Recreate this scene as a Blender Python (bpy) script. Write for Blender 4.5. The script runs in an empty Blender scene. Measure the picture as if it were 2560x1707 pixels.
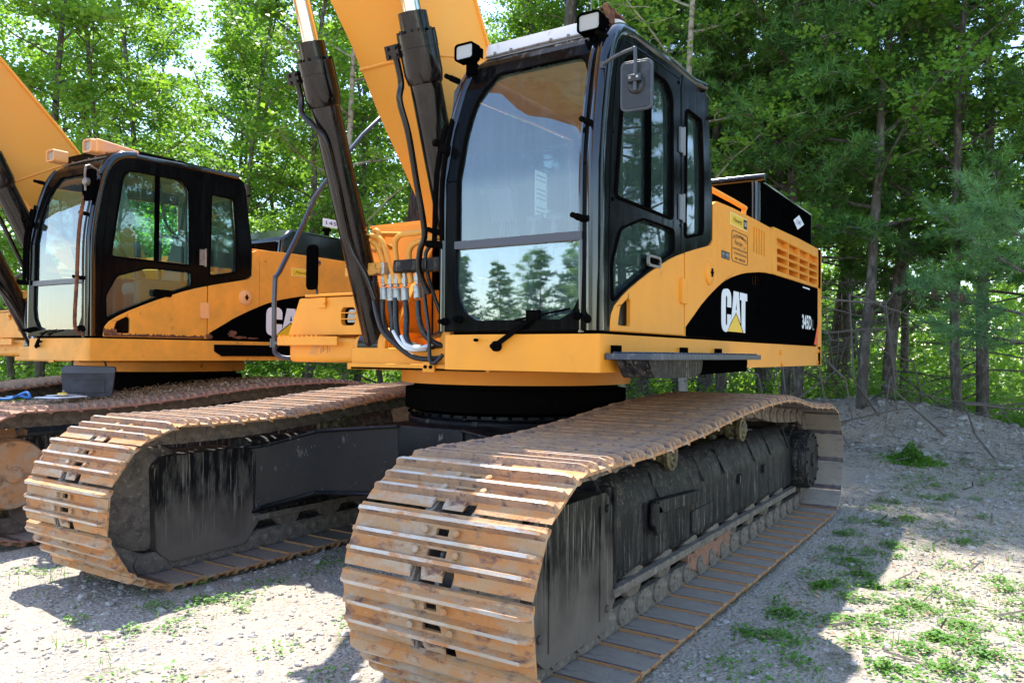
import bpy, math, random
import numpy as np
from mathutils import Vector, Matrix
from mathutils.geometry import tessellate_polygon
from math import sin, cos, pi, radians as RAD

S = bpy.context.scene
COL = S.collection
# ------------------------------------------------------------------ camera
cam = bpy.data.cameras.new('camera'); cob = bpy.data.objects.new('camera', cam); COL.objects.link(cob)
yaw, pit, rol = 3.7159, 0.016, 0.0087
f_ = Vector((cos(pit)*cos(yaw), cos(pit)*sin(yaw), sin(pit)))
r_ = Vector((sin(yaw), -cos(yaw), 0)); u_ = r_.cross(f_)
r2 = cos(rol)*r_ + sin(rol)*u_; u2 = -sin(rol)*r_ + cos(rol)*u_
M = Matrix((r2, u2, -f_)).transposed().to_4x4(); M.translation = Vector((4.8436, 3.0984, 1.3671))
cob.matrix_world = M
cam.sensor_width = 36; cam.lens = 1960.9/2560*36; cam.clip_start = 0.05; cam.clip_end = 600
S.camera = cob
# ------------------------------------------------------------------ sky and sun
SUN = Vector((-0.27, -0.33, 1.0)).normalized()
el = math.asin(SUN.z); az = math.atan2(SUN.x, SUN.y)
w = bpy.data.worlds.new('World'); S.world = w; w.use_nodes = True
nt = w.node_tree; bg = nt.nodes['Background']
sk = nt.nodes.new('ShaderNodeTexSky'); sk.sky_type = 'NISHITA'; sk.sun_disc = False
sk.sun_elevation = el; sk.sun_rotation = az; sk.air_density = 1.1; sk.dust_density = .4; sk.ozone_density = 1.1
nt.links.new(sk.outputs[0], bg.inputs[0]); bg.inputs[1].default_value = 0.15
sl = bpy.data.lights.new('sun', 'SUN'); sl.energy = 3.0; sl.angle = RAD(0.55); sl.color = (1, .95, .86)
so = bpy.data.objects.new('sun', sl); COL.objects.link(so)
so.rotation_euler = SUN.to_track_quat('Z', 'Y').to_euler()
S.view_settings.view_transform = 'Standard'; S.view_settings.look = 'None'
S.view_settings.exposure = 1.95; S.view_settings.gamma = 1
S.render.engine = 'CYCLES'
S.cycles.max_bounces = 8; S.cycles.transparent_max_bounces = 16; S.cycles.transmission_bounces = 6
S.render.resolution_x = 1024; S.render.resolution_y = 682
rnd = random.Random(5)

# ------------------------------------------------------------------ materials
def mat(name, col, rough=.5, metal=0., coat=0., noise=None, bump=0., bscale=60., spec=.5, trans=0.):
    """noise: list of (colour, scale, threshold, softness, stretch(xyz)) layers mixed over the base"""
    m = bpy.data.materials.new(name); m.use_nodes = True; n = m.node_tree.nodes; L = m.node_tree.links
    b = n['Principled BSDF']; b.inputs['Roughness'].default_value = rough; b.inputs['Metallic'].default_value = metal
    b.inputs['Coat Weight'].default_value = coat; b.inputs['Coat Roughness'].default_value = .08
    b.inputs['Specular IOR Level'].default_value = spec
    b.inputs['Base Color'].default_value = (*col, 1)
    last = None; rl = None
    tc = n.new('ShaderNodeTexCoord')
    for i, lay in enumerate(noise or []):
        c2, sc, th, soft, st = lay[:5]
        mp = n.new('ShaderNodeMapping'); mp.inputs['Scale'].default_value = st; mp.inputs['Location'].default_value = (i*3.1, i*1.7, i*.9)
        L.new(tc.outputs['Object'], mp.inputs[0])
        no = n.new('ShaderNodeTexNoise'); no.inputs['Scale'].default_value = sc; no.inputs['Detail'].default_value = 8; no.inputs['Roughness'].default_value = .65
        L.new(mp.outputs[0], no.inputs[0])
        mr = n.new('ShaderNodeMapRange'); mr.inputs[1].default_value = th-soft; mr.inputs[2].default_value = th+soft
        L.new(no.outputs[0], mr.inputs[0])
        mx = n.new('ShaderNodeMix'); mx.data_type = 'RGBA'
        L.new(mr.outputs[0], mx.inputs[0])
        if last: L.new(last, mx.inputs[6])
        else: mx.inputs[6].default_value = (*col, 1)
        mx.inputs[7].default_value = (*c2, 1); last = mx.outputs[2]
        if len(lay) > 5:
            m2 = n.new('ShaderNodeMix'); L.new(mr.outputs[0], m2.inputs[0])
            if rl: L.new(rl, m2.inputs[2])
            else: m2.inputs[2].default_value = rough
            m2.inputs[3].default_value = lay[5]; rl = m2.outputs[0]
    if last: L.new(last, b.inputs['Base Color'])
    if rl: L.new(rl, b.inputs['Roughness'])
    if bump:
        no = n.new('ShaderNodeTexNoise'); no.inputs['Scale'].default_value = bscale; no.inputs['Detail'].default_value = 6
        L.new(tc.outputs['Object'], no.inputs[0])
        bp = n.new('ShaderNodeBump'); bp.inputs['Strength'].default_value = bump; bp.inputs['Distance'].default_value = .01
        L.new(no.outputs[0], bp.inputs['Height']); L.new(bp.outputs[0], b.inputs['Normal'])
    return m

O = (1, 1, 1); VST = (3, 3, .35)
MT = {}
MT['yellow'] = mat('yellow_paint', (.84, .325, .032), .42, coat=.0, spec=.25, noise=[((.77, .30, .035), 3, .52, .12, O), ((.35, .19, .06), 22, .70, .05, (1, 1, .5), .7)], bump=.04, bscale=18)
MT['yellow2'] = mat('worn_yellow_paint', (.86, .34, .045), .45, coat=.0, spec=.25, noise=[((.62, .28, .045), 4, .5, .15, O), ((.22, .10, .04), 16, .68, .04, (1, 1, .6), .8)], bump=.06, bscale=18)
MT['boom'] = mat('boom_yellow_paint', (.84, .32, .038), .42, coat=.0, spec=.3, noise=[((.72, .36, .07), 1.2, .5, .2, O)], bump=.05, bscale=6)
MT['logoyellow'] = mat('decal_yellow', (.78, .48, .02), .4)
MT['black'] = mat('gloss_black_paint', (.0025, .0025, .003), .12, coat=.0, spec=.05, noise=[((.005, .006, .006), 9, .58, .1, VST, .3)], bump=.03, bscale=14)
MT['gloss'] = mat('polished_black_pillar', (.004, .004, .005), .12, coat=.5)
MT['blackflat'] = mat('black_panel', (.0018, .0018, .002), .45, spec=.0, noise=[((.006, .0055, .0055), 30, .68, .06, (1, 1, .4), .55)], bump=.02)
MT['cyl'] = mat('cylinder_black', (.004, .003, .003), .14, coat=.25, spec=.3, noise=[((.022, .017, .016), 5, .56, .12, VST, .30)], bump=.08, bscale=40)
MT['frame'] = mat('dusty_black_frame', (.005, .005, .006), .4, spec=.12, noise=[((.035, .03, .026), 5, .56, .09, (3, 3, .8), .8), ((.10, .088, .074), 5, .58, .09, (5, 5, .5), .9), ((.20, .18, .155), 11, .62, .05, (5, 5, .16), .95), ((.42, .39, .34), 24, .655, .025, (5, 5, .06), .95), ((.02, .02, .026), 40, .55, .1, O, .6)], bump=.07, bscale=30)
MT['pit'] = mat('greasy_dark_metal', (.004, .0035, .0035), .5, spec=.0, noise=[((.025, .02, .016), 12, .68, .06, O, .8)], bump=.3)
MT['rust'] = mat('rusty_steel', (.40, .235, .12), .6, metal=.0, spec=.3, noise=[((.40, .33, .26), 7, .59, .07, (1, .5, 1), .42), ((.46, .20, .07), 9, .53, .06, (1, .6, 1), .8), ((.15, .08, .065), 13, .60, .05, (1.5, .6, 1), .7), ((.50, .24, .07), 38, .64, .03, O, .9), ((.50, .44, .37), 30, .67, .03, (1, .25, 1), .45)], bump=.5, bscale=70)
MT['rust2'] = mat('dark_rusty_steel', (.26, .12, .08), .65, noise=[((.34, .17, .11), 8, .5, .1, O, .8), ((.12, .06, .05), 18, .6, .05, O, .7)], bump=.5, bscale=70)
MT['inner'] = mat('dusty_shoe_inside', (.245, .20, .17), .75, noise=[((.32, .265, .21), 4, .5, .12, O, .95), ((.13, .105, .125), 10, .60, .06, (2, .6, 1), .6), ((.33, .28, .23), 25, .66, .05, O)], bump=.35, bscale=60)
MT['worn'] = mat('worn_grouser_edge', (.50, .36, .24), .42, metal=.2, noise=[((.50, .45, .40), 12, .52, .06, (1, .3, 1), .35), ((.48, .22, .09), 16, .56, .04, (1, .3, 1), .7)], bump=.4, bscale=60)
MT['rootd'] = mat('dark_grouser_flank', (.24, .145, .095), .8, noise=[((.34, .20, .11), 12, .55, .08, (1, .5, 1)), ((.09, .06, .055), 20, .6, .06, O)], bump=.5)  # darker brown for the trailing slope of each grouser bar
MT['innerd'] = mat('dark_shoe_edge', (.085, .065, .07), .6, noise=[((.16, .13, .115), 12, .56, .08, O)], bump=.3)
def guardmat():
    m = mat('mud_splashed_guard', (.008, .008, .009), .5, spec=.15, noise=[((.10, .088, .075), 6, .56, .08, (3, 3, .7), .85), ((.26, .23, .20), 13, .62, .05, (5, 5, .2), .9), ((.42, .39, .34), 24, .66, .025, (5, 5, .06), .95)], bump=.3, bscale=30)
    n = m.node_tree.nodes; L = m.node_tree.links; b = n['Principled BSDF']; src = b.inputs['Base Color'].links[0].from_socket
    tc = n.new('ShaderNodeTexCoord'); sx = n.new('ShaderNodeSeparateXYZ'); L.new(tc.outputs['Object'], sx.inputs[0]); no = n.new('ShaderNodeTexNoise'); no.inputs['Scale'].default_value = 5; no.inputs['Detail'].default_value = 7; L.new(tc.outputs['Object'], no.inputs[0])
    a = n.new('ShaderNodeMath'); a.operation = 'MULTIPLY_ADD'; a.inputs[1].default_value = .55; L.new(no.outputs[0], a.inputs[0]); L.new(sx.outputs['Z'], a.inputs[2])
    r = n.new('ShaderNodeMapRange'); r.inputs[1].default_value = .82; r.inputs[2].default_value = .42; L.new(a.outputs[0], r.inputs[0]); x = n.new('ShaderNodeMix'); x.data_type = 'RGBA'; L.new(r.outputs[0], x.inputs[0]); L.new(src, x.inputs[6]); x.inputs[7].default_value = (.155, .125, .105, 1); L.new(x.outputs[2], b.inputs['Base Color']); return m
MT['guard'] = guardmat()
MT['beam'] = mat('blue_black_beam', (.005, .006, .010), .34, spec=.25, noise=[((.018, .017, .018), 2.2, .55, .12, O, .6), ((.15, .14, .13), 9, .66, .04, (2, 2, .7), .9), ((.28, .27, .25), 40, .70, .03, O, .9)], bump=.1, bscale=20)
MT['mirr'] = mat('dark_grey_mirror_shell', (.05, .055, .065), .4, noise=[((.10, .10, .11), 20, .62, .06, O)])
MT['mirrb'] = mat('black_mirror_back', (.016, .017, .020), .4, noise=[((.05, .048, .045), 12, .6, .08, O)])
MT['greasy'] = mat('greasy_olive_roller', (.13, .10, .045), .5, noise=[((.04, .03, .02), 20, .5, .08, O), ((.24, .20, .10), 35, .6, .06, O)], bump=.6, bscale=50)
MT['link'] = mat('muddy_link', (.17, .135, .11), .8, noise=[((.09, .075, .065), 14, .55, .08, O), ((.26, .21, .17), 30, .6, .06, O)], bump=.5, bscale=60)
MT['rubber'] = mat('rubber_hose', (.012, .012, .012), .38, noise=[((.10, .09, .075), 25, .64, .06, O, .8)], bump=.2, bscale=80)
MT['chrome'] = mat('chrome_rod', (.8, .78, .74), .08, metal=1)
MT['zinc'] = mat('zinc_fitting', (.42, .42, .38), .38, metal=.6, noise=[((.30, .25, .18), 30, .6, .08, O, .6)], bump=.15)
MT['steel'] = mat('grey_steel', (.24, .23, .21), .45, metal=.5, noise=[((.18, .1, .06), 30, .58, .08, O, .8)])
MT['roofw'] = mat('glare_white_roof', (.80, .76, .76), .4, noise=[((.55, .42, .40), 5, .62, .05, O)])  # sun glare on the roof painted in as a pinkish white base
MT['lens'] = mat('lamp_lens', (.36, .35, .32), .2, coat=.5, bump=.3, bscale=200)
MT['peach'] = mat('faded_orange_plastic', (.80, .38, .13), .5, noise=[((.66, .36, .22), 6, .55, .1, O)])
MT['fabric'] = mat('grey_seat_fabric', (.26, .28, .27), .9, bump=.3, bscale=150)
MT['beige'] = mat('beige_liner', (.46, .36, .17), .8, noise=[((.2, .16, .09), 6, .6, .1, O)])
MT['dash'] = mat('grey_plastic_trim', (.075, .085, .095), .5)
MT['greyp'] = mat('grey_plastic', (.16, .18, .2), .45)
MT['white'] = mat('white_decal', (.72, .74, .78), .5)
MT['paper'] = mat('paper', (.78, .80, .84), .7)
MT['ink'] = mat('blue_ink', (.05, .07, .22), .7)
MT['blackink'] = mat('black_ink', (.012, .010, .008), .6)
MT['red'] = mat('red_stripe', (.78, .05, .015), .4)
MT['tapey'] = mat('yellow_tape_case', (.75, .5, .03), .4)
MT['blue'] = mat('blue_strap', (.02, .14, .42), .6)
MT['bag'] = mat('black_nylon', (.014, .016, .024), .55, noise=[((.035, .04, .06), 8, .55, .1, O)], bump=.3, bscale=30)
MT['green'] = mat('green_sticker', (.06, .4, .08), .5)
MT['rustpatch'] = mat('bare_rust', (.10, .035, .015), .9, noise=[((.22, .08, .03), 25, .55, .08, O)], bump=.5)
MT['bark'] = mat('dark_bark', (.085, .07, .055), .9, noise=[((.19, .17, .14), 12, .56, .08, (1, 1, .4)), ((.03, .025, .02), 9, .62, .06, (1, 1, .5))], bump=.8, bscale=25)
MT['palebark'] = mat('pale_bark', (.30, .28, .23), .85, noise=[((.10, .085, .065), 7, .56, .07, (1, 1, 2.5)), ((.42, .40, .35), 20, .6, .06, (1, 1, 1.5))], bump=.5, bscale=25)
MT['twig'] = mat('dead_twig', (.14, .115, .095), .9)
MT['deadleaf'] = mat('dead_leaf', (.36, .27, .16), .8, noise=[((.20, .13, .07), 9, .5, .1, O)])
MT['cone'] = mat('pine_cone', (.10, .05, .03), .8, bump=.6, bscale=80)

def leafmat(name, c1, c2, tr, rough=.45, gl=.5):
    m = bpy.data.materials.new(name); m.use_nodes = True; n = m.node_tree.nodes; L = m.node_tree.links
    out = n['Material Output']; b = n['Principled BSDF']
    g = n.new('ShaderNodeNewGeometry'); rp = n.new('ShaderNodeMix'); rp.data_type = 'RGBA'
    oi = n.new('ShaderNodeObjectInfo')
    ad = n.new('ShaderNodeMath'); ad.operation = 'MULTIPLY_ADD'; ad.inputs[1].default_value = .55; 
    L.new(g.outputs['Random Per Island'], ad.inputs[0])
    ad2 = n.new('ShaderNodeMath'); ad2.operation = 'MULTIPLY'; ad2.inputs[1].default_value = .45; L.new(oi.outputs['Random'], ad2.inputs[0]); L.new(ad2.outputs[0], ad.inputs[2])
    ad.inputs[1].default_value = .35; ad2.inputs[1].default_value = .25; tcl = n.new('ShaderNodeTexCoord'); nz = n.new('ShaderNodeTexNoise'); nz.inputs['Scale'].default_value = 2.2; nz.inputs['Detail'].default_value = 3; L.new(tcl.outputs['Object'], nz.inputs[0])
    mm = n.new('ShaderNodeMapRange'); mm.inputs[1].default_value = .36; mm.inputs[2].default_value = .64; mm.inputs[4].default_value = .4; L.new(nz.outputs[0], mm.inputs[0]); ad3 = n.new('ShaderNodeMath'); L.new(ad.outputs[0], ad3.inputs[0]); L.new(mm.outputs[0], ad3.inputs[1])
    L.new(ad3.outputs[0], rp.inputs[0]); rp.inputs[6].default_value = (*c1, 1); rp.inputs[7].default_value = (*c2, 1)
    L.new(rp.outputs[2], b.inputs['Base Color']); b.inputs['Roughness'].default_value = rough; b.inputs['Specular IOR Level'].default_value = gl
    t = n.new('ShaderNodeBsdfTranslucent')
    hs = n.new('ShaderNodeMix'); hs.data_type = 'RGBA'; hs.blend_type = 'MULTIPLY'; hs.inputs[0].default_value = 1; hs.inputs[7].default_value = (1.5, 1.35, .6, 1)
    L.new(rp.outputs[2], hs.inputs[6]); L.new(hs.outputs[2], t.inputs[0])
    mx = n.new('ShaderNodeMixShader'); mx.inputs[0].default_value = tr
    L.new(b.outputs[0], mx.inputs[1]); L.new(t.outputs[0], mx.inputs[2]); L.new(mx.outputs[0], out.inputs[0])
    return m
MT['leaf'] = leafmat('broad_leaf', (.065, .19, .03), (.26, .45, .07), .50)
MT['leafd'] = leafmat('dark_leaf', (.05, .15, .02), (.22, .40, .05), .45)
MT['needle'] = leafmat('pine_needle', (.02, .075, .02), (.18, .38, .08), .3, .55, .25)
MT['weed'] = leafmat('weed_leaf', (.06, .19, .02), (.15, .32, .04), .35)

def glassmat(name, tint, base, blend=1.5, film=0.0):
    m = bpy.data.materials.new(name); m.use_nodes = True; n = m.node_tree.nodes; L = m.node_tree.links
    n.remove(n['Principled BSDF']); out = n['Material Output']
    t = n.new('ShaderNodeBsdfTransparent'); t.inputs[0].default_value = (*tint, 1)
    g = n.new('ShaderNodeBsdfGlossy'); g.inputs['Roughness'].default_value = .01; g.inputs[0].default_value = (1, 1, 1, 1)
    fr = n.new('ShaderNodeFresnel'); fr.inputs[0].default_value = blend
    ma = n.new('ShaderNodeMath'); ma.operation = 'MULTIPLY_ADD'; ma.inputs[1].default_value = 1.1; ma.inputs[2].default_value = base; ma.use_clamp = True
    L.new(fr.outputs[0], ma.inputs[0])
    mx = n.new('ShaderNodeMixShader'); L.new(ma.outputs[0], mx.inputs[0]); L.new(t.outputs[0], mx.inputs[1]); L.new(g.outputs[0], mx.inputs[2])
    d = n.new('ShaderNodeBsdfDiffuse'); d.inputs[0].default_value = (.40, .55, .56, 1)
    m2 = n.new('ShaderNodeMixShader')
    tc = n.new('ShaderNodeTexCoord'); mp = n.new('ShaderNodeMapping'); mp.inputs['Scale'].default_value = (14, 14, .6); L.new(tc.outputs['Object'], mp.inputs[0])
    no = n.new('ShaderNodeTexNoise'); no.inputs['Scale'].default_value = 2; no.inputs['Detail'].default_value = 6; L.new(mp.outputs[0], no.inputs[0])
    mr = n.new('ShaderNodeMapRange'); mr.inputs[1].default_value = .45; mr.inputs[2].default_value = .75; mr.inputs[3].default_value = film*.3; mr.inputs[4].default_value = film; L.new(no.outputs[0], mr.inputs[0])
    L.new(mr.outputs[0], m2.inputs[0]); L.new(mx.outputs[0], m2.inputs[1]); L.new(d.outputs[0], m2.inputs[2])
    L.new(m2.outputs[0], out.inputs[0])
    return m
MT['glassf'] = glassmat('windshield_glass', (.88, .97, 1.0), .10, film=.07)
MT['glasss'] = glassmat('tinted_side_glass', (.80, 1.0, .94), .01, film=.06)

# ------------------------------------------------------------------ mesh builder
class MB:
    def __init__(s): s.v = []; s.f = []; s.mi = []; s.cur = 0
    def mesh(s, vs, fs):
        o = len(s.v); s.v += [tuple(p) for p in vs]; s.f += [tuple(i+o for i in q) for q in fs]; s.mi += [s.cur]*len(fs); return s
    def box(s, x0, x1, y0, y1, z0, z1):
        vs = [(x, y, z) for x in (x0, x1) for y in (y0, y1) for z in (z0, z1)]
        return s.mesh(vs, [(0, 1, 3, 2), (4, 6, 7, 5), (0, 4, 5, 1), (2, 3, 7, 6), (0, 2, 6, 4), (1, 5, 7, 3)])
    def obox(s, c, ax, hs):
        """box with centre c, three axes, half sizes"""
        c = Vector(c); ax = [Vector(a).normalized() for a in ax]
        vs = [c + ax[0]*hs[0]*i + ax[1]*hs[1]*j + ax[2]*hs[2]*k for i in (-1, 1) for j in (-1, 1) for k in (-1, 1)]
        return s.mesh(vs, [(0, 1, 3, 2), (4, 6, 7, 5), (0, 4, 5, 1), (2, 3, 7, 6), (0, 2, 6, 4), (1, 5, 7, 3)])
    def lathe(s, p, d, prof, n=24):
        """prof: (dist along d, radius)"""
        p = Vector(p); d = Vector(d).normalized(); a = d.orthogonal().normalized(); b = d.cross(a)
        vs = []; fs = []
        for h, r in prof:
            for k in range(n):
                t = 2*pi*k/n; vs.append(p + d*h + (a*cos(t)+b*sin(t))*r)
        m = len(prof)
        for i in range(m-1):
            for k in range(n): k2 = (k+1) % n; fs.append((i*n+k, i*n+k2, (i+1)*n+k2, (i+1)*n+k))
        if prof[0][1] > 1e-4: fs.append(tuple(range(n))[::-1])
        if prof[-1][1] > 1e-4: fs.append(tuple((m-1)*n+k for k in range(n)))
        return s.mesh(vs, fs)
    def cyl(s, p0, p1, r, n=16, r1=None):
        p0 = Vector(p0); p1 = Vector(p1); return s.lathe(p0, p1-p0, [(0, r), ((p1-p0).length, r if r1 is None else r1)], n)
    def tube(s, pts, r, n=10, smooth=0, taper=None):
        P = [Vector(p) for p in pts]
        if smooth:
            Q = []
            for i in range(len(P)-1):
                p0 = P[max(i-1, 0)]; p1 = P[i]; p2 = P[i+1]; p3 = P[min(i+2, len(P)-1)]
                for k in range(smooth):
                    t = k/smooth; Q.append(.5*((2*p1)+(p2-p0)*t+(2*p0-5*p1+4*p2-p3)*t*t+(3*p1-p0-3*p2+p3)*t**3))
            Q.append(P[-1]); P = Q
        vs = []; fs = []; a = None
        for i, p in enumerate(P):
            d = (P[min(i+1, len(P)-1)]-P[max(i-1, 0)]).normalized()
            if a is None: a = d.orthogonal().normalized()
            a = (a - d*a.dot(d)).normalized(); b = d.cross(a)
            rr = r if taper is None else r + (taper-r)*i/(len(P)-1)
            for k in range(n): t = 2*pi*k/n; vs.append(p+(a*cos(t)+b*sin(t))*rr)
        for i in range(len(P)-1):
            for k in range(n): k2 = (k+1) % n; fs.append((i*n+k, i*n+k2, (i+1)*n+k2, (i+1)*n+k))
        fs.append(tuple(range(n))[::-1]); fs.append(tuple((len(P)-1)*n+k for k in range(n)))
        return s.mesh(vs, fs)
    def plate(s, fn, outer, holes=(), t0=0., t1=.02):
        """2D outline with holes, fn(a,b,t)->xyz, extruded t0..t1"""
        loops = [list(outer)] + [list(h) for h in holes]
        tri = tessellate_polygon([[Vector((a, b, 0)) for a, b in lp] for lp in loops])
        flat = [p for lp in loops for p in lp]; N = len(flat)
        vs = [fn(a, b, t0) for a, b in flat] + [fn(a, b, t1) for a, b in flat]
        fs = [tuple(t) for t in tri] + [tuple(i+N for i in reversed(t)) for t in tri]
        o = 0
        for lp in loops:
            n = len(lp)
            for i in range(n): j = (i+1) % n; fs.append((o+i, o+j, o+j+N, o+i+N))
            o += n
        return s.mesh(vs, fs)
    def build(s, name, mats, parent=None, bevel=0, smooth=35, seg=2):
        me = bpy.data.meshes.new(name); me.from_pydata([tuple(v) for v in s.v], [], s.f)
        if not isinstance(mats, (list, tuple)): mats = [mats]
        for m in mats: me.materials.append(MT[m] if isinstance(m, str) else m)
        me.polygons.foreach_set('material_index', s.mi)
        import bmesh
        bm = bmesh.new(); bm.from_mesh(me); bmesh.ops.recalc_face_normals(bm, faces=bm.faces); bm.to_mesh(me); bm.free()
        if smooth:
            me.polygons.foreach_set('use_smooth', [True]*len(me.polygons)); me.set_sharp_from_angle(angle=RAD(smooth))
        me.update()
        o = bpy.data.objects.new(name, me); COL.objects.link(o); o.parent = parent
        if bevel:
            b = o.modifiers.new('bevel', 'BEVEL'); b.width = bevel; b.segments = seg; b.limit_method = 'ANGLE'; b.angle_limit = RAD(40); b.harden_normals = False
        return o
def XZ(y0): return lambda a, b, t: (a, y0+t, b)          # plate in the side plane
def YZ(x0): return lambda a, b, t: (x0+t, a, b)          # plate in the front plane
def rr(a0, a1, b0, b1, r=.04, n=5):
    out = []
    for cx, cy, s0 in ((a1-r, b1-r, 0), (a0+r, b1-r, 90), (a0+r, b0+r, 180), (a1-r, b0+r, 270)):
        for k in range(n+1): t = RAD(s0+90*k/n); out.append((cx+r*cos(t), cy+r*sin(t)))
    return out
def roundpoly(P, r=.04, n=4):
    out = []
    for i, p in enumerate(P):
        rad = r[i] if isinstance(r, (list, tuple)) else r
        p = Vector(p).to_2d(); a = Vector(P[i-1]).to_2d()-p; b = Vector(P[(i+1) % len(P)]).to_2d()-p
        k = min(rad, a.length*.45, b.length*.45)
        if k < 1e-4: out.append(tuple(p)); continue
        pa = p+a.normalized()*k; pb = p+b.normalized()*k
        for j in range(n+1):
            t = j/n; q = pa*(1-t)**2+p*2*t*(1-t)+pb*t*t; out.append(tuple(q))
    return out
def tag(o, label=None, cat=None, group=None, kind=None):
    if label: o['label'] = label
    if cat: o['category'] = cat
    if group: o['group'] = group
    if kind: o['kind'] = kind
    return o
def empty(name, loc=(0, 0, 0), rz=0):
    o = bpy.data.objects.new(name, None); COL.objects.link(o); o.location = loc; o.rotation_euler = (0, 0, rz); o.empty_display_size = .3; return o
def copyo(o, parent=None):
    c = o.copy(); COL.objects.link(c); c.parent = parent; return c
def text(name, body, m, parent, fn, x0, x1, z0, z1, bold=0.0, shear=0., rev=False):
    """lettering fitted into the box x0..x1, z0..z1 of the plane fn(a,b,t)"""
    cu = bpy.data.curves.new(name, 'FONT'); cu.body = body; cu.size = 1; cu.offset = bold; cu.shear = shear; cu.resolution_u = 3; cu.fill_mode = 'BOTH'
    t = bpy.data.objects.new('tmp', cu); COL.objects.link(t)
    bpy.context.view_layer.update()
    me = bpy.data.meshes.new_from_object(t); bpy.data.objects.remove(t)
    co = np.array([v.co[:] for v in me.vertices]); mn = co.min(0); mx = co.max(0)
    for v in me.vertices:
        a = (v.co.x-mn[0])/(mx[0]-mn[0]); b = (v.co.y-mn[1])/(mx[1]-mn[1])
        v.co = fn(x0+(x1-x0)*a, z0+(z1-z0)*b, 0)
    me.materials.clear(); me.materials.append(MT[m]); me.name = name
    o = bpy.data.objects.new(name, me); COL.objects.link(o); o.parent = parent; return o

# ------------------------------------------------------------------ crawler track
W2 = .8429/2; PITCH = .2155
def shoe_mesh():
    sp = [(-.018, .010), (-.006, .014), (.004, .046), (.018, .046), (.030, .017), (.040, .014), (.066, .014), (.076, .015), (.084, .042), (.097, .042), (.107, .016), (.116, .014), (.142, .014), (.150, .015), (.158, .042), (.171, .042), (.183, .016), (.205, .008), (.224, .002)]
    ys = [-W2, -W2+.012, -W2+.04, -.098, -.048, -.042, -.028, .028, .042, .048, .098, W2-.04, W2-.012, W2]
    mb = MB(); ns = len(sp); ny = len(ys)
    def skip(i, j):
        s0 = (sp[i][0]+sp[i+1][0])/2; y0 = (ys[j]+ys[j+1])/2
        if .040 < s0 < .066 and abs(y0) < .028: return True
        if .116 < s0 < .142 and abs(y0) < .042: return True
        if s0 > .183 and .048 < abs(y0) < .098: return True
        return False
    top = []; bot = []
    for i, (s_, h) in enumerate(sp):
        for j, y in enumerate(ys):
            e = 0 if j in (0, ny-1) else (.75 if j in (1, ny-2) else 1)
            hh = .012 + max(h-.012, 0)*e if h > .012 else h
            top.append((s_, y, hh)); bot.append((s_, y, -.013 if s_ < 0 else -.010 if s_ < .01 else 0 if s_ < .19 else .001))
    N = len(top); A = lambda i, j: i*ny+j
    fo = []; fi = []
    for i in range(ns-1):
        for j in range(ny-1):
            if skip(i, j): continue
            q = (A(i, j), A(i+1, j), A(i+1, j+1), A(i, j+1)); fo.append(q); fi.append(tuple(k+N for k in reversed(q)))
            for (di, dj, e) in ((-1, 0, (A(i, j), A(i, j+1))), (1, 0, (A(i+1, j), A(i+1, j+1))), (0, -1, (A(i, j), A(i+1, j))), (0, 1, (A(i, j+1), A(i+1, j+1)))):
                i2 = i+di; j2 = j+dj
                if not (0 <= i2 < ns-1 and 0 <= j2 < ny-1) or skip(i2, j2): fo.append((e[0], e[1], e[1]+N, e[0]+N))
    mb.mesh(top+bot, fo+fi); mb.mi = [0]*len(fo)+[1 if max(top[q[0]-N][0], top[q[1]-N][0]) > .02 else 3 for q in fi]
    def fm(q):
        v = [top[k % N][2] for k in q]; sx = [top[k % N][0] for k in q]
        if any(k >= N for k in q): return 0
        if min(v) > .036 and max(sx)-min(sx) > .005: return 4
        if max(v)-min(v) > .015 and sum(sx)/4 > .008 and top[q[0]][2] > top[q[1]][2]: return 5
        return 0
    mb.mi = [fm(q) for q in fo]+mb.mi[len(fo):]
    mb.cur = 0
    for s_, y in ((.053, -.070), (.053, .070), (.129, -.090), (.129, .090)):
        mb.lathe((s_, y, .013), (0, 0, 1), [(0, .021), (.003, .021), (.003, .015), (.015, .015), (.018, .011)], 6)
    mb.cur = 2
    for y in (-.105, .105):
        s2 = 1 if y > 0 else -1
        mb.box(-.02, PITCH+.02, min(y-.018*s2, y+.018*s2), max(y-.018*s2, y+.018*s2), -.125, -.004)
        for s_ in (0, PITCH): mb.lathe((s_, y-.026*s2 if s_ else y-.02*s2, -.075), (0, s2, 0), [(0, .052), (.052, .052), (.052, .030), (.046, .028), (.046, 0)], 14)
    return mb
_shoes = {}
def get_shoe(outer, inner):
    k = (outer, inner)
    if k not in _shoes:
        o = shoe_mesh().build('track_shoe', [outer, inner, 'link', 'innerd', 'worn' if outer == 'rust' else outer, 'rootd'], None, smooth=40); me = o.data; bpy.data.objects.remove(o); _shoes[k] = me
    return _shoes[k]
def track_path(cz=.485, r=.37, xf=2.22, xr=-2.25):
    P = []
    for k in range(0, 33): t = RAD(90-180*k/32); P.append((xf+r*cos(t), cz+r*sin(t)))
    n = 60
    for k in range(1, n): P.append((xf+(xr-xf)*k/n, cz-r))
    for k in range(0, 33): t = RAD(270-180*k/32); P.append((xr+r*cos(t), cz+r*sin(t)))
    T = [(-2.25, .855), (-2.0, .862), (-1.4, .905), (-.95, .972), (-.7, .985), (-.1, .975), (.42, .945), (1.0, .890), (1.5, .856), (2.0, .848), (2.22, .855)]
    xs = np.linspace(-2.2, 2.17, 70); zs = np.interp(xs, [t[0] for t in T], [t[1] for t in T])
    zs = np.convolve(np.pad(zs, 2, mode='edge'), np.ones(5)/5, 'valid')
    P += list(zip(xs, zs)); return P
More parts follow.
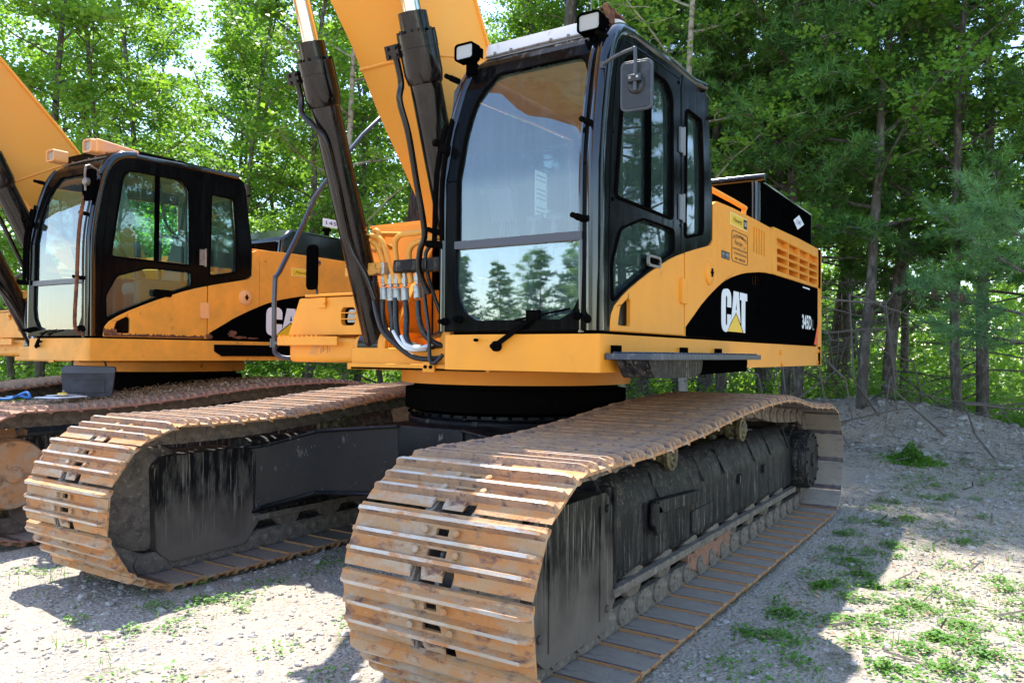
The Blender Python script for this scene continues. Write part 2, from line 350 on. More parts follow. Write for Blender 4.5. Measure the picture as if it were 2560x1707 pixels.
def crawler(root, yc, dx, side, sprocket_front, outer, inner, phase, hubmat):
    """side: +1 machine left, -1 machine right"""
    C = lambda x, y, z: (x+dx, yc+y*side, z)
    mb = MB()
    prof = [(-.15, .26), (-.15, .70), (-.09, .77), (.0, .79), (.07, .745), (.13, .61), (.135, .28)]
    prof = roundpoly(prof, .05, 3)
    vs = []; N = len(prof); xs = [-2.0, -1.2, 0, 1.5]
    for x in xs: vs += [C(x, y, z) for y, z in prof]
    fs = [tuple(range(N)), tuple(range(3*N, 4*N))]
    for i in range(3): fs += [(i*N+k, i*N+(k+1) % N, (i+1)*N+(k+1) % N, (i+1)*N+k) for k in range(N)]
    mb.mesh(vs, fs)
    fl = MB()
    for a, b in ((-.16, -.12), (.12, .165)): # lower flanges
        y0, y1 = sorted((yc+a*side, yc+b*side)); fl.box(-2.02+dx, 1.50+dx, y0, y1, .235, .275)
    gd = MB()
    # end yoke cover
    cover = roundpoly([(1.44, .24), (1.56, .10), (2.10, .095), (2.20, .18), (2.22, .68), (2.16, .735), (1.55, .735), (1.46, .62)], .03, 3)
    y0 = yc+(-.145 if side > 0 else .145); y1 = yc+(.145 if side > 0 else -.145)
    gd.plate(lambda a, b, t: (a+dx, t, b), cover, (), min(y0, y1), max(y0, y1))
    for x in (1.62, 2.08): ya, yb = sorted((y1, y1+.008*(1 if y1 > y0 else -1))); gd.box(x-.006+dx, x+.006+dx, ya, yb, .16, .68)
    for x, z in ((1.55, .20), (1.55, .66), (2.16, .24), (2.2, .64)): gd.lathe((x+dx, y1, z), (0, 1 if y1 > y0 else -1, 0), [(0, .018), (.012, .018), (.014, .012)], 6)
    if side > 0:
        mb.obox(C(.70, .155, .565), ((1, 0, .05), (0, 1, 0), (-.05, 0, 1)), (.31, .025, .035))
        mb.plate(lambda a, b, t: (a+dx, yc+.15+t, b), [(1.0, .60), (1.06, .61), (1.07, .50), (1.02, .43), (.94, .46), (.92, .53)], (), 0, .03)
        mb.box(.05+dx, .42+dx, yc+.13, yc+.142, .33, .46)
        for x in (1.47, ): mb.box(x-.012+dx, x+.012+dx, yc-.15, yc+.155, .24, .745)
        for x in (-1.15, -.55): mb.box(x+dx, x+.07+dx, yc+.13, yc+.155, .50, .56)
    for x in (-1.9, -1.35, -.9, -.2, .2, .9): # ribs running over the sloping top
        mb.obox(C(x, .102, .682), ((1, 0, 0), (0, .42*side, -.9), (0, .9*side, .42)), (.008, .085, .006))
    tf = mb.build('track_frame', 'frame', root, bevel=.012); fl.build('frame_flange', 'link', tf, bevel=.004); gd.build('idler_guard', 'guard', tf, bevel=.02, seg=3)
    # rollers
    for k in range(8):
        x = -1.66+.405*k; m = MB()
        m.lathe(C(x, -.17, .262), (0, side, 0), [(.05, .06), (.05, .115), (.07, .12), (.09, .12), (.095, .1), (.14, .1), (.145, .06), (.195, .06), (.2, .1), (.245, .1), (.25, .12), (.27, .12), (.285, .11), (.292, .07), (.30, .06), (.30, .0)], 20)
        m.build('track_roller', 'link', tf)
    for x in (.62, -.72):
        m = MB(); zc = float(np.interp(x, [-.95, -.1, .42, 1.0], [.972, .975, .945, .89]))-.055-.07
        m.lathe(C(x, -.15, zc), (0, side, 0), [(0, .05), (.01, .085), (.03, .085), (.03, .055), (.10, .05), (.14, .05), (.145, .08), (.17, .085), (.17, .06), (.22, .06), (.225, .085), (.25, .085), (.255, .06), (.262, .055), (.262, .035), (.27, .03)], 20)
        m.cyl(C(x, -.12, zc), C(x, -.12, .72), .03)
        m.build('carrier_roller', 'greasy', tf)
    if side > 0:
        m = MB(); m.plate(lambda a, b, t: (a+dx, yc+.10+t, b), [(.45, .22), (-.35, .22), (-.33, .13), (-.1, .085), (.3, .085), (.43, .13)], (), 0, .03)
        m.build('roller_guard', 'rust2', tf, bevel=.005)
    xs_, xi_ = (2.22, -2.25) if sprocket_front else (-2.25, 2.22)
    m = MB(); m.lathe(C(xi_, -.09, .485), (0, side, 0), [(0, .12), (0, .26), (.02, .305), (.05, .305), (.06, .325), (.12, .325), (.13, .305), (.16, .305), (.18, .26), (.18, .12)], 40)
    m.build('idler', 'link', tf)
    m = MB(); zc = .485
    n = 21; ring = []
    for k in range(n*4):
        t = 2*pi*k/(n*4); q = (.345, .345, .30, .30)[k % 4]; ring.append((xs_+q*cos(t), zc+q*sin(t)))
    y0, y1 = sorted((yc-.035*side, yc+.035*side))
    m.plate(lambda a, b, t: (a+dx, t, b), ring, (), y0, y1)
    m.lathe(C(xs_, .0, zc), (0, side, 0), [(-.15, .2), (-.15, .26), (.06, .27), (.09, .27), (.10, .255), (.22, .25), (.245, .235), (.25, .0)], 36)
    m.lathe(C(xs_, .25, zc), (0, side, 0), [(0, .06), (.012, .055), (.012, 0)], 16)
    for k in range(12):
        t = 2*pi*k/12; m.lathe(C(xs_+.205*cos(t), .245, zc+.205*sin(t)), (0, side, 0), [(0, .012), (.014, .012)], 6)
    m.build('sprocket', hubmat, tf, smooth=30)
    # shoes
    P = track_path(); P = [Vector((x, 0, z)) for x, z in P]; P.append(P[0])
    d = [0]
    for i in range(len(P)-1): d.append(d[-1]+(P[i+1]-P[i]).length)
    tot = d[-1]; n = round(tot/PITCH); me = get_shoe(outer, inner)
    X = [p.x for p in P]; Z = [p.z for p in P]
    at = lambda q: Vector((float(np.interp(q % tot, d, X)), 0, float(np.interp(q % tot, d, Z))))
    rs = random.Random(int(abs(yc)*100))
    for k in range(n):
        a = at((k+phase)*tot/n); b = at((k+1+phase)*tot/n)
        t = (b-a).normalized(); yv = Vector((0, 1, 0)); nz = t.cross(yv)
        # travelling forward on top, down at the front: outward normal
        o = bpy.data.objects.new('track_shoe', me); COL.objects.link(o); o.parent = tf
        base = a + nz*.075 + Vector((dx, yc+rs.uniform(-.003, .003), 0))
        R = Matrix((t, yv, nz)).transposed().to_4x4(); R.translation = base
        o.matrix_local = R @ Matrix.Rotation(rs.uniform(-.012, .012), 4, 'Y')
    return tf

# ------------------------------------------------------------------ excavator
YF = 1.50
def logo_cat(parent, y, s=1., ox=0., oz=0.):
    F = lambda a, b, t: (a*s+ox, y+t, b*s+oz)
    Cc = [(-.175, 1.802), (-.215, 1.806), (-.250, 1.799), (-.278, 1.782), (-.292, 1.752), (-.292, 1.686), (-.212, 1.686), (-.212, 1.745), (-.204, 1.757), (-.194, 1.76), (-.184, 1.757), (-.177, 1.745), (-.177, 1.578), (-.183, 1.567), (-.192, 1.564), (-.204, 1.568), (-.212, 1.580), (-.212, 1.639), (-.290, 1.639), (-.290, 1.592), (-.207, 1.524), (-.180, 1.522), (-.140, 1.528), (-.112, 1.543), (-.097, 1.567), (-.093, 1.60), (-.093, 1.735), (-.099, 1.765), (-.115, 1.786), (-.142, 1.799)]
    m = MB(); m.plate(F, Cc, (), 0, .003); m.plate(F, [(-.350, 1.80), (-.457, 1.80), (-.500, 1.590), (-.399, 1.662), (-.296, 1.592)], [[(-.404, 1.738), (-.388, 1.676), (-.420, 1.676)]], 0, .003)
    m.plate(F, [(-.485, 1.80), (-.652, 1.80), (-.652, 1.749), (-.609, 1.749), (-.607, 1.526), (-.580, 1.526), (-.526, 1.567), (-.526, 1.749), (-.485, 1.749)], (), 0, .003)
    m.build('logo_letters', 'white', parent, smooth=0)
    m = MB(); m.plate(F, [(-.399, 1.649), (-.556, 1.528), (-.219, 1.528)], (), 0, .003); m.build('logo_triangle', 'logoyellow', parent, smooth=0)

def work_light(root, x, y, z, w=.12, h=.085, mat_='blackflat', tilt=.0, hood=False):
    m = MB(); F = lambda a, b, t: (x+t+b*tilt*0, y+a, z+b)
    if hood:
        m.plate(F, roundpoly([(-w/2-.012, -h/2-.012), (w/2+.012, -h/2-.012), (w/2+.012, h/2+.012), (-w/2-.012, h/2+.012)], .02), (), -.10, -.004)
        m.plate(F, rr(-w/2-.012, w/2+.012, -h/2-.012, h/2+.012, .02), [rr(-w/2, w/2, -h/2, h/2, .012)], -.004, .02)
    else:
        m.plate(F, rr(-w/2-.009, w/2+.009, -h/2-.009, h/2+.009, .02), (), -.055, -.004)
        m.plate(F, rr(-w/2-.009, w/2+.009, -h/2-.009, h/2+.009, .02), [rr(-w/2, w/2, -h/2, h/2, .014)], -.004, .008)
        m.box(x-.075, x-.03, y+w/2+.008, y+w/2+.014, z-.025, z+.025); m.box(x-.075, x-.03, y-w/2-.014, y-w/2-.008, z-.025, z+.025)
        m.box(x-.075, x-.055, y-.03, y+.03, z-.10, z-.02)
    o = m.build('work_light', mat_, root, bevel=.003)
    m = MB(); m.plate(F, rr(-w/2+.001, w/2-.001, -h/2+.001, h/2-.001, .013), (), -.0035, .001); m.build('lamp_lens', 'lens', o)
    return o

def excavator(root, one):
    """one: True for the clean front machine, False for the worn one behind"""
    Yl = 'yellow' if one else 'yellow2'
    tn = dict(outer='rust' if one else 'rust2', inner='inner')
    crawler(root, 1.353, 0, 1, not one, tn['outer'], tn['inner'], .42 if one else .3, 'frame' if one else 'hub')
    crawler(root, -1.353, -.14 if one else -.05, -1, not one, tn['outer'], tn['inner'], .1, 'frame')
    # ---- car body
    m = MB()
    m.lathe((0, 0, .55), (0, 0, 1), [(0, .72), (.36, .78), (.38, .78), (.38, .70), (.44, .70)], 40)
    for sy in (1, -1):
        for sx in (1, -1):
            P = [(.98*sx, .25*sy, .90, .46), (1.12*sx, .85*sy, .84, .43), (1.30*sx, 1.16*sy, .74, .33), (1.42*sx, 1.28*sy, .72, .26)]
            Q = [(.1*sx, .25*sy, .93, .46), (.35*sx, .85*sy, .84, .43), (.55*sx, 1.16*sy, .74, .33), (.60*sx, 1.28*sy, .72, .26)]
            vs = []
            for (x, y, a, b), (x2, y2, a2, b2) in zip(P, Q): vs += [(x, y, b), (x, y, a), (x2, y2, a2), (x2, y2, b2)]
            fs = [(0, 1, 2, 3), (12, 15, 14, 13)]
            for i in range(3): fs += [(i*4+k, i*4+(k+1) % 4, i*4+4+(k+1) % 4, i*4+4+k) for k in range(4)]
            m.mesh(vs, fs)
            # projecting flanges top and bottom along the arm's front face
            for (dz, idx) in ((.012, 1), (-.012, 0)):
                for i in range(3):
                    a = Vector(P[i][:2]); b = Vector(P[i+1][:2]); za = P[i][2] if idx else P[i][3]; zb = P[i+1][2] if idx else P[i+1][3]
                    A = Vector((a.x+.035*sx, a.y, za)); B = Vector((b.x+.035*sx, b.y, zb)); A0 = Vector((a.x-.1*sx, a.y, za)); B0 = Vector((b.x-.1*sx, b.y, zb))
                    u = Vector((0, 0, .012)); m.mesh([A-u, B-u, B0-u, A0-u, A+u, B+u, B0+u, A0+u], [(0, 1, 2, 3), (4, 7, 6, 5), (0, 4, 5, 1), (1, 5, 6, 2), (2, 6, 7, 3), (3, 7, 4, 0)])
    m.box(.4, 1.0, -.26, .26, .47, .905); m.box(-1.0, -.4, -.26, .26, .47, .905)
    m.build('car_body', 'beam', root, bevel=.01)
    m = MB(); m.lathe((0, 0, .96), (0, 0, 1), [(0, .70), (.03, .80), (.17, .80), (.17, .74), (.2, .74)], 60)
    for k in range(48): t = 2*pi*k/48; m.lathe((.77*cos(t), .77*sin(t), .965), (0, 0, -1), [(0, .014), (.016, .014)], 6)
    m.build('swing_bearing', 'pit', root)
    m = MB(); m.lathe((0, 0, 1.168), (0, 0, 1), [(0, .80), (0, .83), (.085, .83), (.115, .80)], 64); m.build('swing_ring_cover', Yl, root)
    # ---- upper frame
    m = MB()
    m.box(-3.0, 1.18, -.50, 1.40, 1.283, 1.40); m.box(-3.0, .15, -1.38, -.50, 1.283, 1.40); m.box(-3.0, .14, -1.38, 1.40, 1.40, 1.47); m.box(.14, .85, -.5, 1.40, 1.40, 1.47)
    m.build('main_frame', Yl, root, bevel=.01)
    m = MB(); m.box(1.16, 1.215, -.50, .60, 1.262, 1.302); m.box(1.215, 1.232, .13, .22, 1.255, 1.318); m.box(.4, 1.215, -.47, .58, 1.262, 1.282)
    fb = m.build('front_beam', Yl, root, bevel=.004)
    m = MB(); [m.lathe((1.232, y, 1.287), (1, 0, 0), [(0, .011), (.008, .011)], 6) for y in (.155, .195)]; m.build('bolt', 'pit', fb)
    # skirt round the cab side
    sk_ = roundpoly([(1.645, .60), (1.645, YF), (-3.12, YF), (-3.2, 1.42), (-3.2, 1.1), (1.25, 1.1), (1.25, .60)], [.04, .025, .03, .03, 0, 0, .03])
    m = MB(); m.plate(lambda a, b, t: (a, b, t), sk_, (), 1.285, 1.463); sk_o = m.build('base_skirt', Yl, root, bevel=.03, seg=4)
    m = MB(); m.plate(lambda a, b, t: (a, b, t), roundpoly([(1.60, .63), (1.60, YF-.02), (-3.1, YF-.02), (-3.1, 1.2), (1.2, 1.2), (1.2, .63)], .02), (), 1.45, 1.478); m.build('floor_seal', 'pit', root)
    m = MB(); m.lathe((1.645, .82, 1.435), (1, .35, 0), [(-.01, .008), (.04, .008), (.045, .006)], 10); m.build('hook', 'pit', sk_o)
    if one:
        for x, z in ((-1.55, 1.40), (-1.6, 1.305), (-2.9, 1.315), (-2.95, 1.42)):
            m = MB(); m.lathe((x, YF-.002, z), (0, 1, 0), [(0, .018), (.012, .018), (.015, .012)], 8); m.build('bolt', Yl, sk_o)
    # ---- right hand side
    m = MB(); m.box(.2, 1.12, -1.16, -.53, 1.30, 1.465); ob = m.build('side_platform', Yl, root, bevel=.035, seg=4)
    if one:
        m = MB()
        for k in range(11): m.box(1.12, 1.1205, -.95+.003*k, -.875+.003*k, 1.352+.0085*k, 1.354+.0085*k)
        for k in range(5): m.box(1.12, 1.1205, -.84+.02*k, -.833+.02*k, 1.36+.012*(k % 3), 1.40+.01*(k % 2))
        m.build('data_decal', 'steel', ob, smooth=0)
    m = MB(); m.box(.5, 1.17, -1.19, -.75, 1.455, 1.472); m.box(1.17, 1.19, -1.19, -.62, 1.415, 1.472)
    for k in range(9): m.box(.98, 1.19, -1.18+.045*k, -1.165+.045*k, 1.472, 1.482)
    m.build('step_plate', Yl, ob)
    m = MB()
    # toolbox: front plate with a lamp opening, slanted outer edge
    m.plate(YZ(1.06), roundpoly([(-1.17, 1.485), (-.36, 1.485), (-.36, 1.735), (-1.06, 1.735)], .015), [rr(-.665, -.535, 1.545, 1.665, .03)], 0, .05)
    m.box(.3, 1.06, -1.05, -.36, 1.485, 1.735)
    tb = m.build('tool_box', Yl, root, bevel=.01)
    m = MB(); m.box(.25, 1.12, -1.0, -.34, 1.742, 1.76); m.build('tool_box_lid', Yl, tb, bevel=.004)
    m = MB(); m.plate(YZ(1.062), rr(-.663, -.537, 1.547, 1.663, .03), (), 0, .012); m.build('lamp_recess', 'pit', tb)
    m = MB(); m.plate(YZ(1.075), roundpoly([(-.625, 1.565), (-.545, 1.565), (-.545, 1.65), (-.61, 1.65)], .02), (), 0, .02); m.build('headlamp', 'lens', tb, bevel=.004)
    m = MB(); [m.box(1.10, 1.118, -.67, -.53, z, z+.006) for z in (1.585, 1.625)]; m.build('lamp_guard', Yl, tb)
    m = MB(); m.plate(YZ(1.112), [(-.86, 1.735), (-.80, 1.735), (-.80, 1.665), (-.87, 1.665)], (), 0, .012); m.lathe((1.12, -.80, 1.70), (1, 0, 0), [(0, .012), (.02, .012)], 8); m.build('latch', Yl, tb)
    # hydraulic tank / boxes behind the tool box
    m = MB(); m.plate(YZ(-.5), roundpoly([(-.92, 1.47), (-.28, 1.47), (-.28, 2.27), (-.86, 2.27)], [.01, .01, .01, .09]), (), 0, 1.14); m.box(-.45, .62, -.88, -.30, 2.272, 2.29)
    ht = m.build('hydraulic_tank', Yl, root, bevel=.008)
    m = MB(); m.lathe((.645, -.80, 2.10), (1, 0, 0), [(0, .012), (.05, .012), (.05, .02), (.065, .02)], 8); m.lathe((.645, -.80, 2.16), (1, 0, 0), [(0, .02), (.02, .02), (.02, .014), (.04, .014)], 6); m.build('tank_fitting', 'zinc', ht)
    m = MB(); m.box(-.1, .62, -.33, .62, 1.47, 1.80); m.plate(XZ(-.33), [(.55, 1.47), (1.0, 1.30), (1.05, 1.42), (1.0, 1.52), (.85, 1.75), (.6, 2.15), (.1, 2.2), (-.1, 1.47)], (), 0, .05)
    m.plate(XZ(.28), [(.55, 1.47), (1.0, 1.30), (1.05, 1.42), (1.0, 1.52), (.85, 1.75), (.6, 2.15), (.1, 2.2), (-.1, 1.47)], (), 0, .05)
    m.box(.3, 1.0, .33, .55, 1.30, 1.62); m.box(.3, .95, -.52, -.30, 1.30, 1.36); m.box(.0, .16, -1.38, -.30, 1.30, 1.50)
    m.build('boom_bracket', Yl, root, bevel=.008)
    # cylinder foot bosses
    for s_ in (-1, 1):
        for q in (-.245, -.50) if s_ < 0 else (.245, .50):
            m = MB(); yc = q
            ro = .07 if abs(q) > .3 else .12
            m.plate(XZ(yc-.02), roundpoly([(.70, 1.29), (1.06, 1.29), (1.06+ro*.9, 1.37), (1.06+ro*.7, 1.46), (1.06, 1.50), (.8, 1.50)], .05), (), 0, .04)
            m.lathe((1.06, yc-.03, 1.41), (0, 1, 0), [(0, ro), (.06, ro)], 36)
            if abs(q) < .3: m.lathe((1.06, yc+.03, 1.41), (0, 1, 0), [(0, .095), (.012, .095), (.012, .07), (.024, .07), (.024, .045), (.036, .045), (.036, .018), (.05, .018)], 28)
            m.build('cylinder_foot_boss', Yl, root, bevel=.006)
    # ---- rear body and counterweight
    m = MB(); m.box(-1.30, .05, -1.40, 1.38, 1.47, 2.28); m.box(-2.95, -1.30, -1.4, 1.38, 1.47, 2.3); m.build('engine_house', Yl, root, bevel=.02)
    m = MB()
    m.plate(lambda a, b, t: (a, b, t), roundpoly([(-3.08, YF), (-3.17, YF-.01), (-3.24, 1.40), (-3.40, .9), (-3.52, 0), (-3.40, -.9), (-3.24, -1.40), (-3.08, -YF), (-2.95, -YF), (-2.95, YF)], [.02, .04, .1, .2, .3, .2, .1, .02, 0, 0]), (), 1.29, 2.385)
    m.build('counterweight', Yl, root, bevel=.05, seg=4)
    # arched front part of the body, behind the cab
    A = [(1.53, 1.478), (1.525, 1.53), (1.515, 1.56), (1.482, 1.60), (1.41, 1.645), (1.32, 1.69), (1.2, 1.742), (1.075, 1.792), (.94, 1.842), (.8, 1.89), (.69, 1.922), (.578, 1.95)]
    B = [(.57, 1.952), (.4, 1.99), (.219, 2.028), (.13, 2.048), (.088, 2.075)]
    P1 = A+[(.572, 1.478)]
    m = MB(); m.plate(XZ(YF-.03), P1, [roundpoly([(1.448, 1.508), (1.30, 1.508), (1.30, 1.63), (1.33, 1.645), (1.42, 1.60)], .018)], 0, .03); dp = m.build('door_panel', Yl, root, bevel=.006, seg=2)
    m = MB(); m.plate(XZ(YF-.055), roundpoly([(1.46, 1.50), (1.29, 1.50), (1.29, 1.65), (1.43, 1.61)], .02), (), 0, .03); m.build('marker_window', 'black', dp)
    m = MB(); m.lathe((1.41, YF-.024, 1.53), (0, 1, 0), [(0, .008), (.006, .006)], 8); m.build('screw', 'steel', dp)
    # rear quarter: between door seam and black side door
    K = [(.553, 1.478), (.553, 1.53), (.47, 1.575), (.4, 1.612), (.3, 1.668), (.21, 1.71), (.1, 1.758), (.012, 1.793)]
    top = [(.088, 2.08), (.080, 2.31), (.03, 2.335), (.0, 2.34)]
    P2 = K[::1]+[(0, 1.80), (0, 2.34)]+[(.03, 2.335), (.080, 2.31), (.088, 2.08)]+B[::-1][1:]+[(.566, 1.952), (.566, 1.478)]
    m = MB(); m.plate(XZ(YF-.03), P2, (), 0, .03); qp = m.build('quarter_panel', Yl, root, bevel=.006)
    m = MB(); m.plate(XZ(YF), rr(.575, .648, 1.66, 1.80, .01), (), 0, .016); m.cyl((.562, YF+.005, 1.66), (.562, YF+.005, 1.80), .009, 10); m.build('hinge', Yl if one else 'peach', qp, bevel=.003)
    m = MB(); m.lathe((.16, YF-.002, 1.872), (0, 1, 0), [(0, .075), (.012, .07), (.020, .055), (.022, 0)], 30); fc = m.build('fuel_cap', Yl if one else 'peach', qp)
    m = MB(); m.box(.152, .168, YF+.018, YF+.026, 1.85, 1.90); m.box(.14, .18, YF+.018, YF+.026, 1.868, 1.882); m.build('lock', 'pit', fc)
    # side door 1: yellow top with slots, black below
    arc = [(-.006, 1.80), (-.1, 1.835), (-.2, 1.864), (-.28, 1.884), (-.4, 1.908), (-.52, 1.93), (-.65, 1.949), (-.777, 1.963), (-.95, 1.982), (-1.12, 1.994), (-1.302, 2.0)]
    slots = []
    for k in range(5):
        x = -.80-.066*k
        slots.append((x, x-.036))
    def slotpoly(x0, x1, z0, z1): return [(x0, z0+.012), ((x0+x1)/2, z0), (x1, z0+.012), (x1, z1-.012), ((x0+x1)/2, z1), (x0, z1-.012)]
    zarc = lambda x: float(np.interp(-x, [-a for a, b in arc], [b for a, b in arc]))
    m = MB(); hol = [slotpoly(x1, x0, 2.105, 2.30) for x0, x1 in slots] if one else []
    outer = arc+[(-1.302, 2.325), (-1.27, 2.35), (-.9, 2.352), (-.3, 2.35), (-.006, 2.34)]
    m.plate(XZ(YF-.012), outer, hol, 0, .012); m.box(-1.30, -1.285, YF-.1, YF-.012, 2.0, 2.34)
    sd = m.build('side_panel', Yl, root, bevel=.004)
    m = MB()
    blk = [(x, z-.003) for x, z in arc]+[(-1.302, 1.48), (.545, 1.48), (.545, 1.528)]+[(x, z-.004) for x, z in K[2:]]
    hol = [slotpoly(x1, x0, 1.87, min(2.06, zarc(x0)-.012)) for x0, x1 in slots] if one else []
    m.plate(XZ(YF-.014), blk, hol, 0, .010); bd = m.build('side_door', 'blackflat', root, bevel=.003)
    m = MB(); m.box(-1.13, -.78, 1.386, 1.40, 1.85, 2.31); m.build('slot_backing', 'orangedark', bd)
    m = MB(); m.plate(XZ(YF-.004), rr(-.98, -.86, 1.66, 1.78, .01), [rr(-.975, -.865, 1.665, 1.775, .01)], 0, .006); m.lathe((-.92, YF-.005, 1.72), (0, 1, 0), [(0, .012), (.02, .012)], 10); m.box(-.935, -.91, YF, YF+.02, 1.68, 1.70); m.build('door_latch', 'blackflat', bd)
    # side door 2 with the grille
    m = MB()
    gx0, gx1, gz0, gz1 = -2.955, -1.455, 2.04, 2.30
    outer = [(-1.316, 2.003), (-1.316, 2.35), (-1.36, 2.372), (-2.2, 2.388), (-3.07, 2.388), (-3.07, 2.013), (-2.0, 2.008)]
    m.plate(XZ(YF-.03), outer, [[(gx0, gz0), (gx1, gz0), (gx1, gz1), (gx0, gz1)]] if one else [], 0, .03)
    gp = m.build('grille_panel', Yl, root, bevel=.005)
    if one:
        m = MB(); dxg = (gx1-gx0)/4; dzg = (gz1-gz0)/4
        for k in range(1, 4): m.box(gx0+dxg*k-.012, gx0+dxg*k+.012, YF-.09, YF-.004, gz0, gz1)
        for k in range(0, 4): m.obox(((gx0+gx1)/2, YF-.05, gz0+dzg*k+.012), ((1, 0, 0), (0, 1, -.55), (0, .55, 1)), ((gx1-gx0)/2, .052, .004))
        for k in range(1, 4): m.box(gx0, gx1, YF-.02, YF-.006, gz0+dzg*k-.006, gz0+dzg*k+.006)
        m.build('grille', Yl, gp)
    m = MB(); m.plate(XZ(YF-.034), [(-1.322, 2.0), (-2.0, 2.004), (-3.07, 2.009), (-3.07, 1.835), (-2.80, 1.48), (-1.322, 1.48)], (), 0, .030); bd2 = m.build('rear_side_door', 'blackflat', root, bevel=.003)
    m = MB(); m.plate(XZ(YF-.03), [(-3.078, 1.835), (-2.808, 1.48), (-2.93, 1.48), (-3.078, 1.66)], (), 0, .027); m.build('red_stripe', 'red', bd2, smooth=0)
    if one:
        m = MB(); m.plate(XZ(YF-.003), [(-2.34, 1.972), (-2.60, 1.972), (-2.60, 1.984), (-2.34, 1.984)], (), 0, .003); m.build('reflector', 'white', bd2, smooth=0)
        text('model_number', '345D', 'white', bd2, lambda a, b, t: (a, YF+.0005, b), -2.30, -2.672, 1.611, 1.738, bold=.035)
        text('model_number', 'L', 'greyp', bd2, lambda a, b, t: (a, YF+.0005, b), -2.712, -2.78, 1.613, 1.709)
    logo_cat(bd, YF-.0035)
    # dealer plates
    hx = -.256; 
    def hewitt(parent, x0, x1, z0, z1):
        m = MB(); m.plate(XZ(YF), [(x0, z0), (x1, z0), (x1, z1), (x0, z1)], (), 0, .002); o = m.build('dealer_decal', 'paleyellow', parent, smooth=0)
        a = x1-x0; m = MB(); e = .008; m.plate(XZ(YF+.002), [(x0-.0+e*np.sign(a), z0+e), (x1-e*np.sign(a), z0+e), (x1-e*np.sign(a), z1-e), (x0+e*np.sign(a), z1-e)], (), 0, .0015); m.build('decal_field', 'logoyellow', o, smooth=0)
        m = MB(); m.plate(XZ(YF+.0035), [(x0+a*.77, z0+.010), (x1-a*.03, z0+.010), (x1-a*.03, z1-.010), (x0+a*.77, z1-.010)], (), 0, .0015); m.build('decal_block', 'blackink', o, smooth=0)
        text('lettering', 'Hewitt', 'blackink', o, lambda p, q, t: (p, YF+.0045, q), x0+a*.14, x0+a*.68, z0+.026, z1-.024, shear=.4)
        text('lettering', 'CAT', 'white', o, lambda p, q, t: (p, YF+.0065, q), x0+a*.79, x0+a*.95, z0+.028, z1-.028, bold=.02)
    if one:
        hewitt(sd, -.258, -.632, 2.234, 2.318)
        m = MB(); m.plate(XZ(YF), rr(-.655, -.290, 1.996, 2.205, .03), [rr(-.648, -.297, 2.000, 2.201, .028)], 0, .002); sg = m.build('dealer_sign', 'blackink', sd, smooth=0)
        SF = lambda a, b, t: (a, YF+.0015, b+.028*(1-((a+.47)/.16)**2)*0)
        SA = lambda a, b, t: (a, YF+.0015, b+.022*(1-((a+.47)/.16)**2))
        text('lettering', 'LES EQUIPEMENTS', 'blackink', sg, SA, -.318, -.625, 2.140, 2.166, bold=.01)
        text('lettering', 'Forcier', 'blackink', sg, SF, -.350, -.540, 2.112, 2.148, shear=.4)
        text('lettering', 'inc.', 'blackink', sg, SF, -.555, -.605, 2.104, 2.122, shear=.3)
        text('lettering', 'ACHAT-VENTE-LOCATION', 'blackink', sg, SF, -.312, -.637, 2.078, 2.094, bold=.01)
        text('lettering', 'ST-FRANCOIS-DU-LAC', 'blackink', sg, SF, -.343, -.627, 2.049, 2.064, bold=.01)
        text('lettering', '450   568-2120', 'blackink', sg, SF, -.361, -.590, 2.013, 2.031, bold=.02)
        m = MB(); m.plate(XZ(YF), [(-.081, 1.994), (-.245, 1.994), (-.245, 2.043), (-.081, 2.043)], (), 0, .002); wl = m.build('warning_decal', 'blackink', sd, smooth=0)
        m = MB(); [m.plate(XZ(YF+.002), [(a, 2.012), (b, 2.012), (b, 2.034), (a, 2.034)], (), 0, .001) for a, b in ((-.09, -.138), (-.16, -.235))]; [m.plate(XZ(YF+.002), [(a, 2.0), (b, 2.0), (b, 2.006), (a, 2.006)], (), 0, .001) for a, b in ((-.095, -.133), (-.16, -.235))]; m.build('decal_mark', 'greyp', wl, smooth=0)
    else:
        hewitt(sd, -.40, -.73, 2.13, 2.21)
    # hood top and black exhaust / cooling cage
    m = MB(); m.plate(lambda a, b, t: (a, b, t), roundpoly([(.07, YF-.05), (-3.0, YF-.05), (-3.0, -1.3), (.07, -1.3)], .05), (), 2.25, 2.352)
    m.build('engine_hood', Yl, root, bevel=.05, seg=4)
    if one:
        x0, x1, y0, y1 = -2.86, -1.05, -.2, 1.455
        m = MB()
        for (a, b) in ((y1-.01, y1+.0), ): 
            # side wall with rows of perforations
            hol = []
            for k in range(22):
                x = x1-.16-.068*k
                if k in (7, 15): continue
                hol.append([(x, 2.655), (x-.04, 2.655), (x-.04, 2.664), (x, 2.664)])
                if 2 <= k < 15:
                    hol.append([(x, 2.555), (x-.035, 2.555), (x-.035, 2.60), (x, 2.60)]); hol.append([(x, 2.52), (x-.035, 2.52), (x-.035, 2.542), (x, 2.542)]); hol.append([(x, 2.475), (x-.03, 2.475), (x-.03, 2.483), (x, 2.483)])
            m.plate(XZ(a), [(x1-.03, 2.36), (x0, 2.36), (x0, 2.70), (x1-.03, 2.70)], hol, 0, .008)
        m.box(x1-.012, x1, y0, y1-.03, 2.35, 2.68); m.box(x0, x0+.01, y0, y1, 2.35, 2.70); m.box(x0, x1, y0, y0+.01, 2.35, 2.7)
        m.box(x0, x1, y0, y1, 2.695, 2.707)
        cg = m.build('engine_cage', 'blackflat', root)
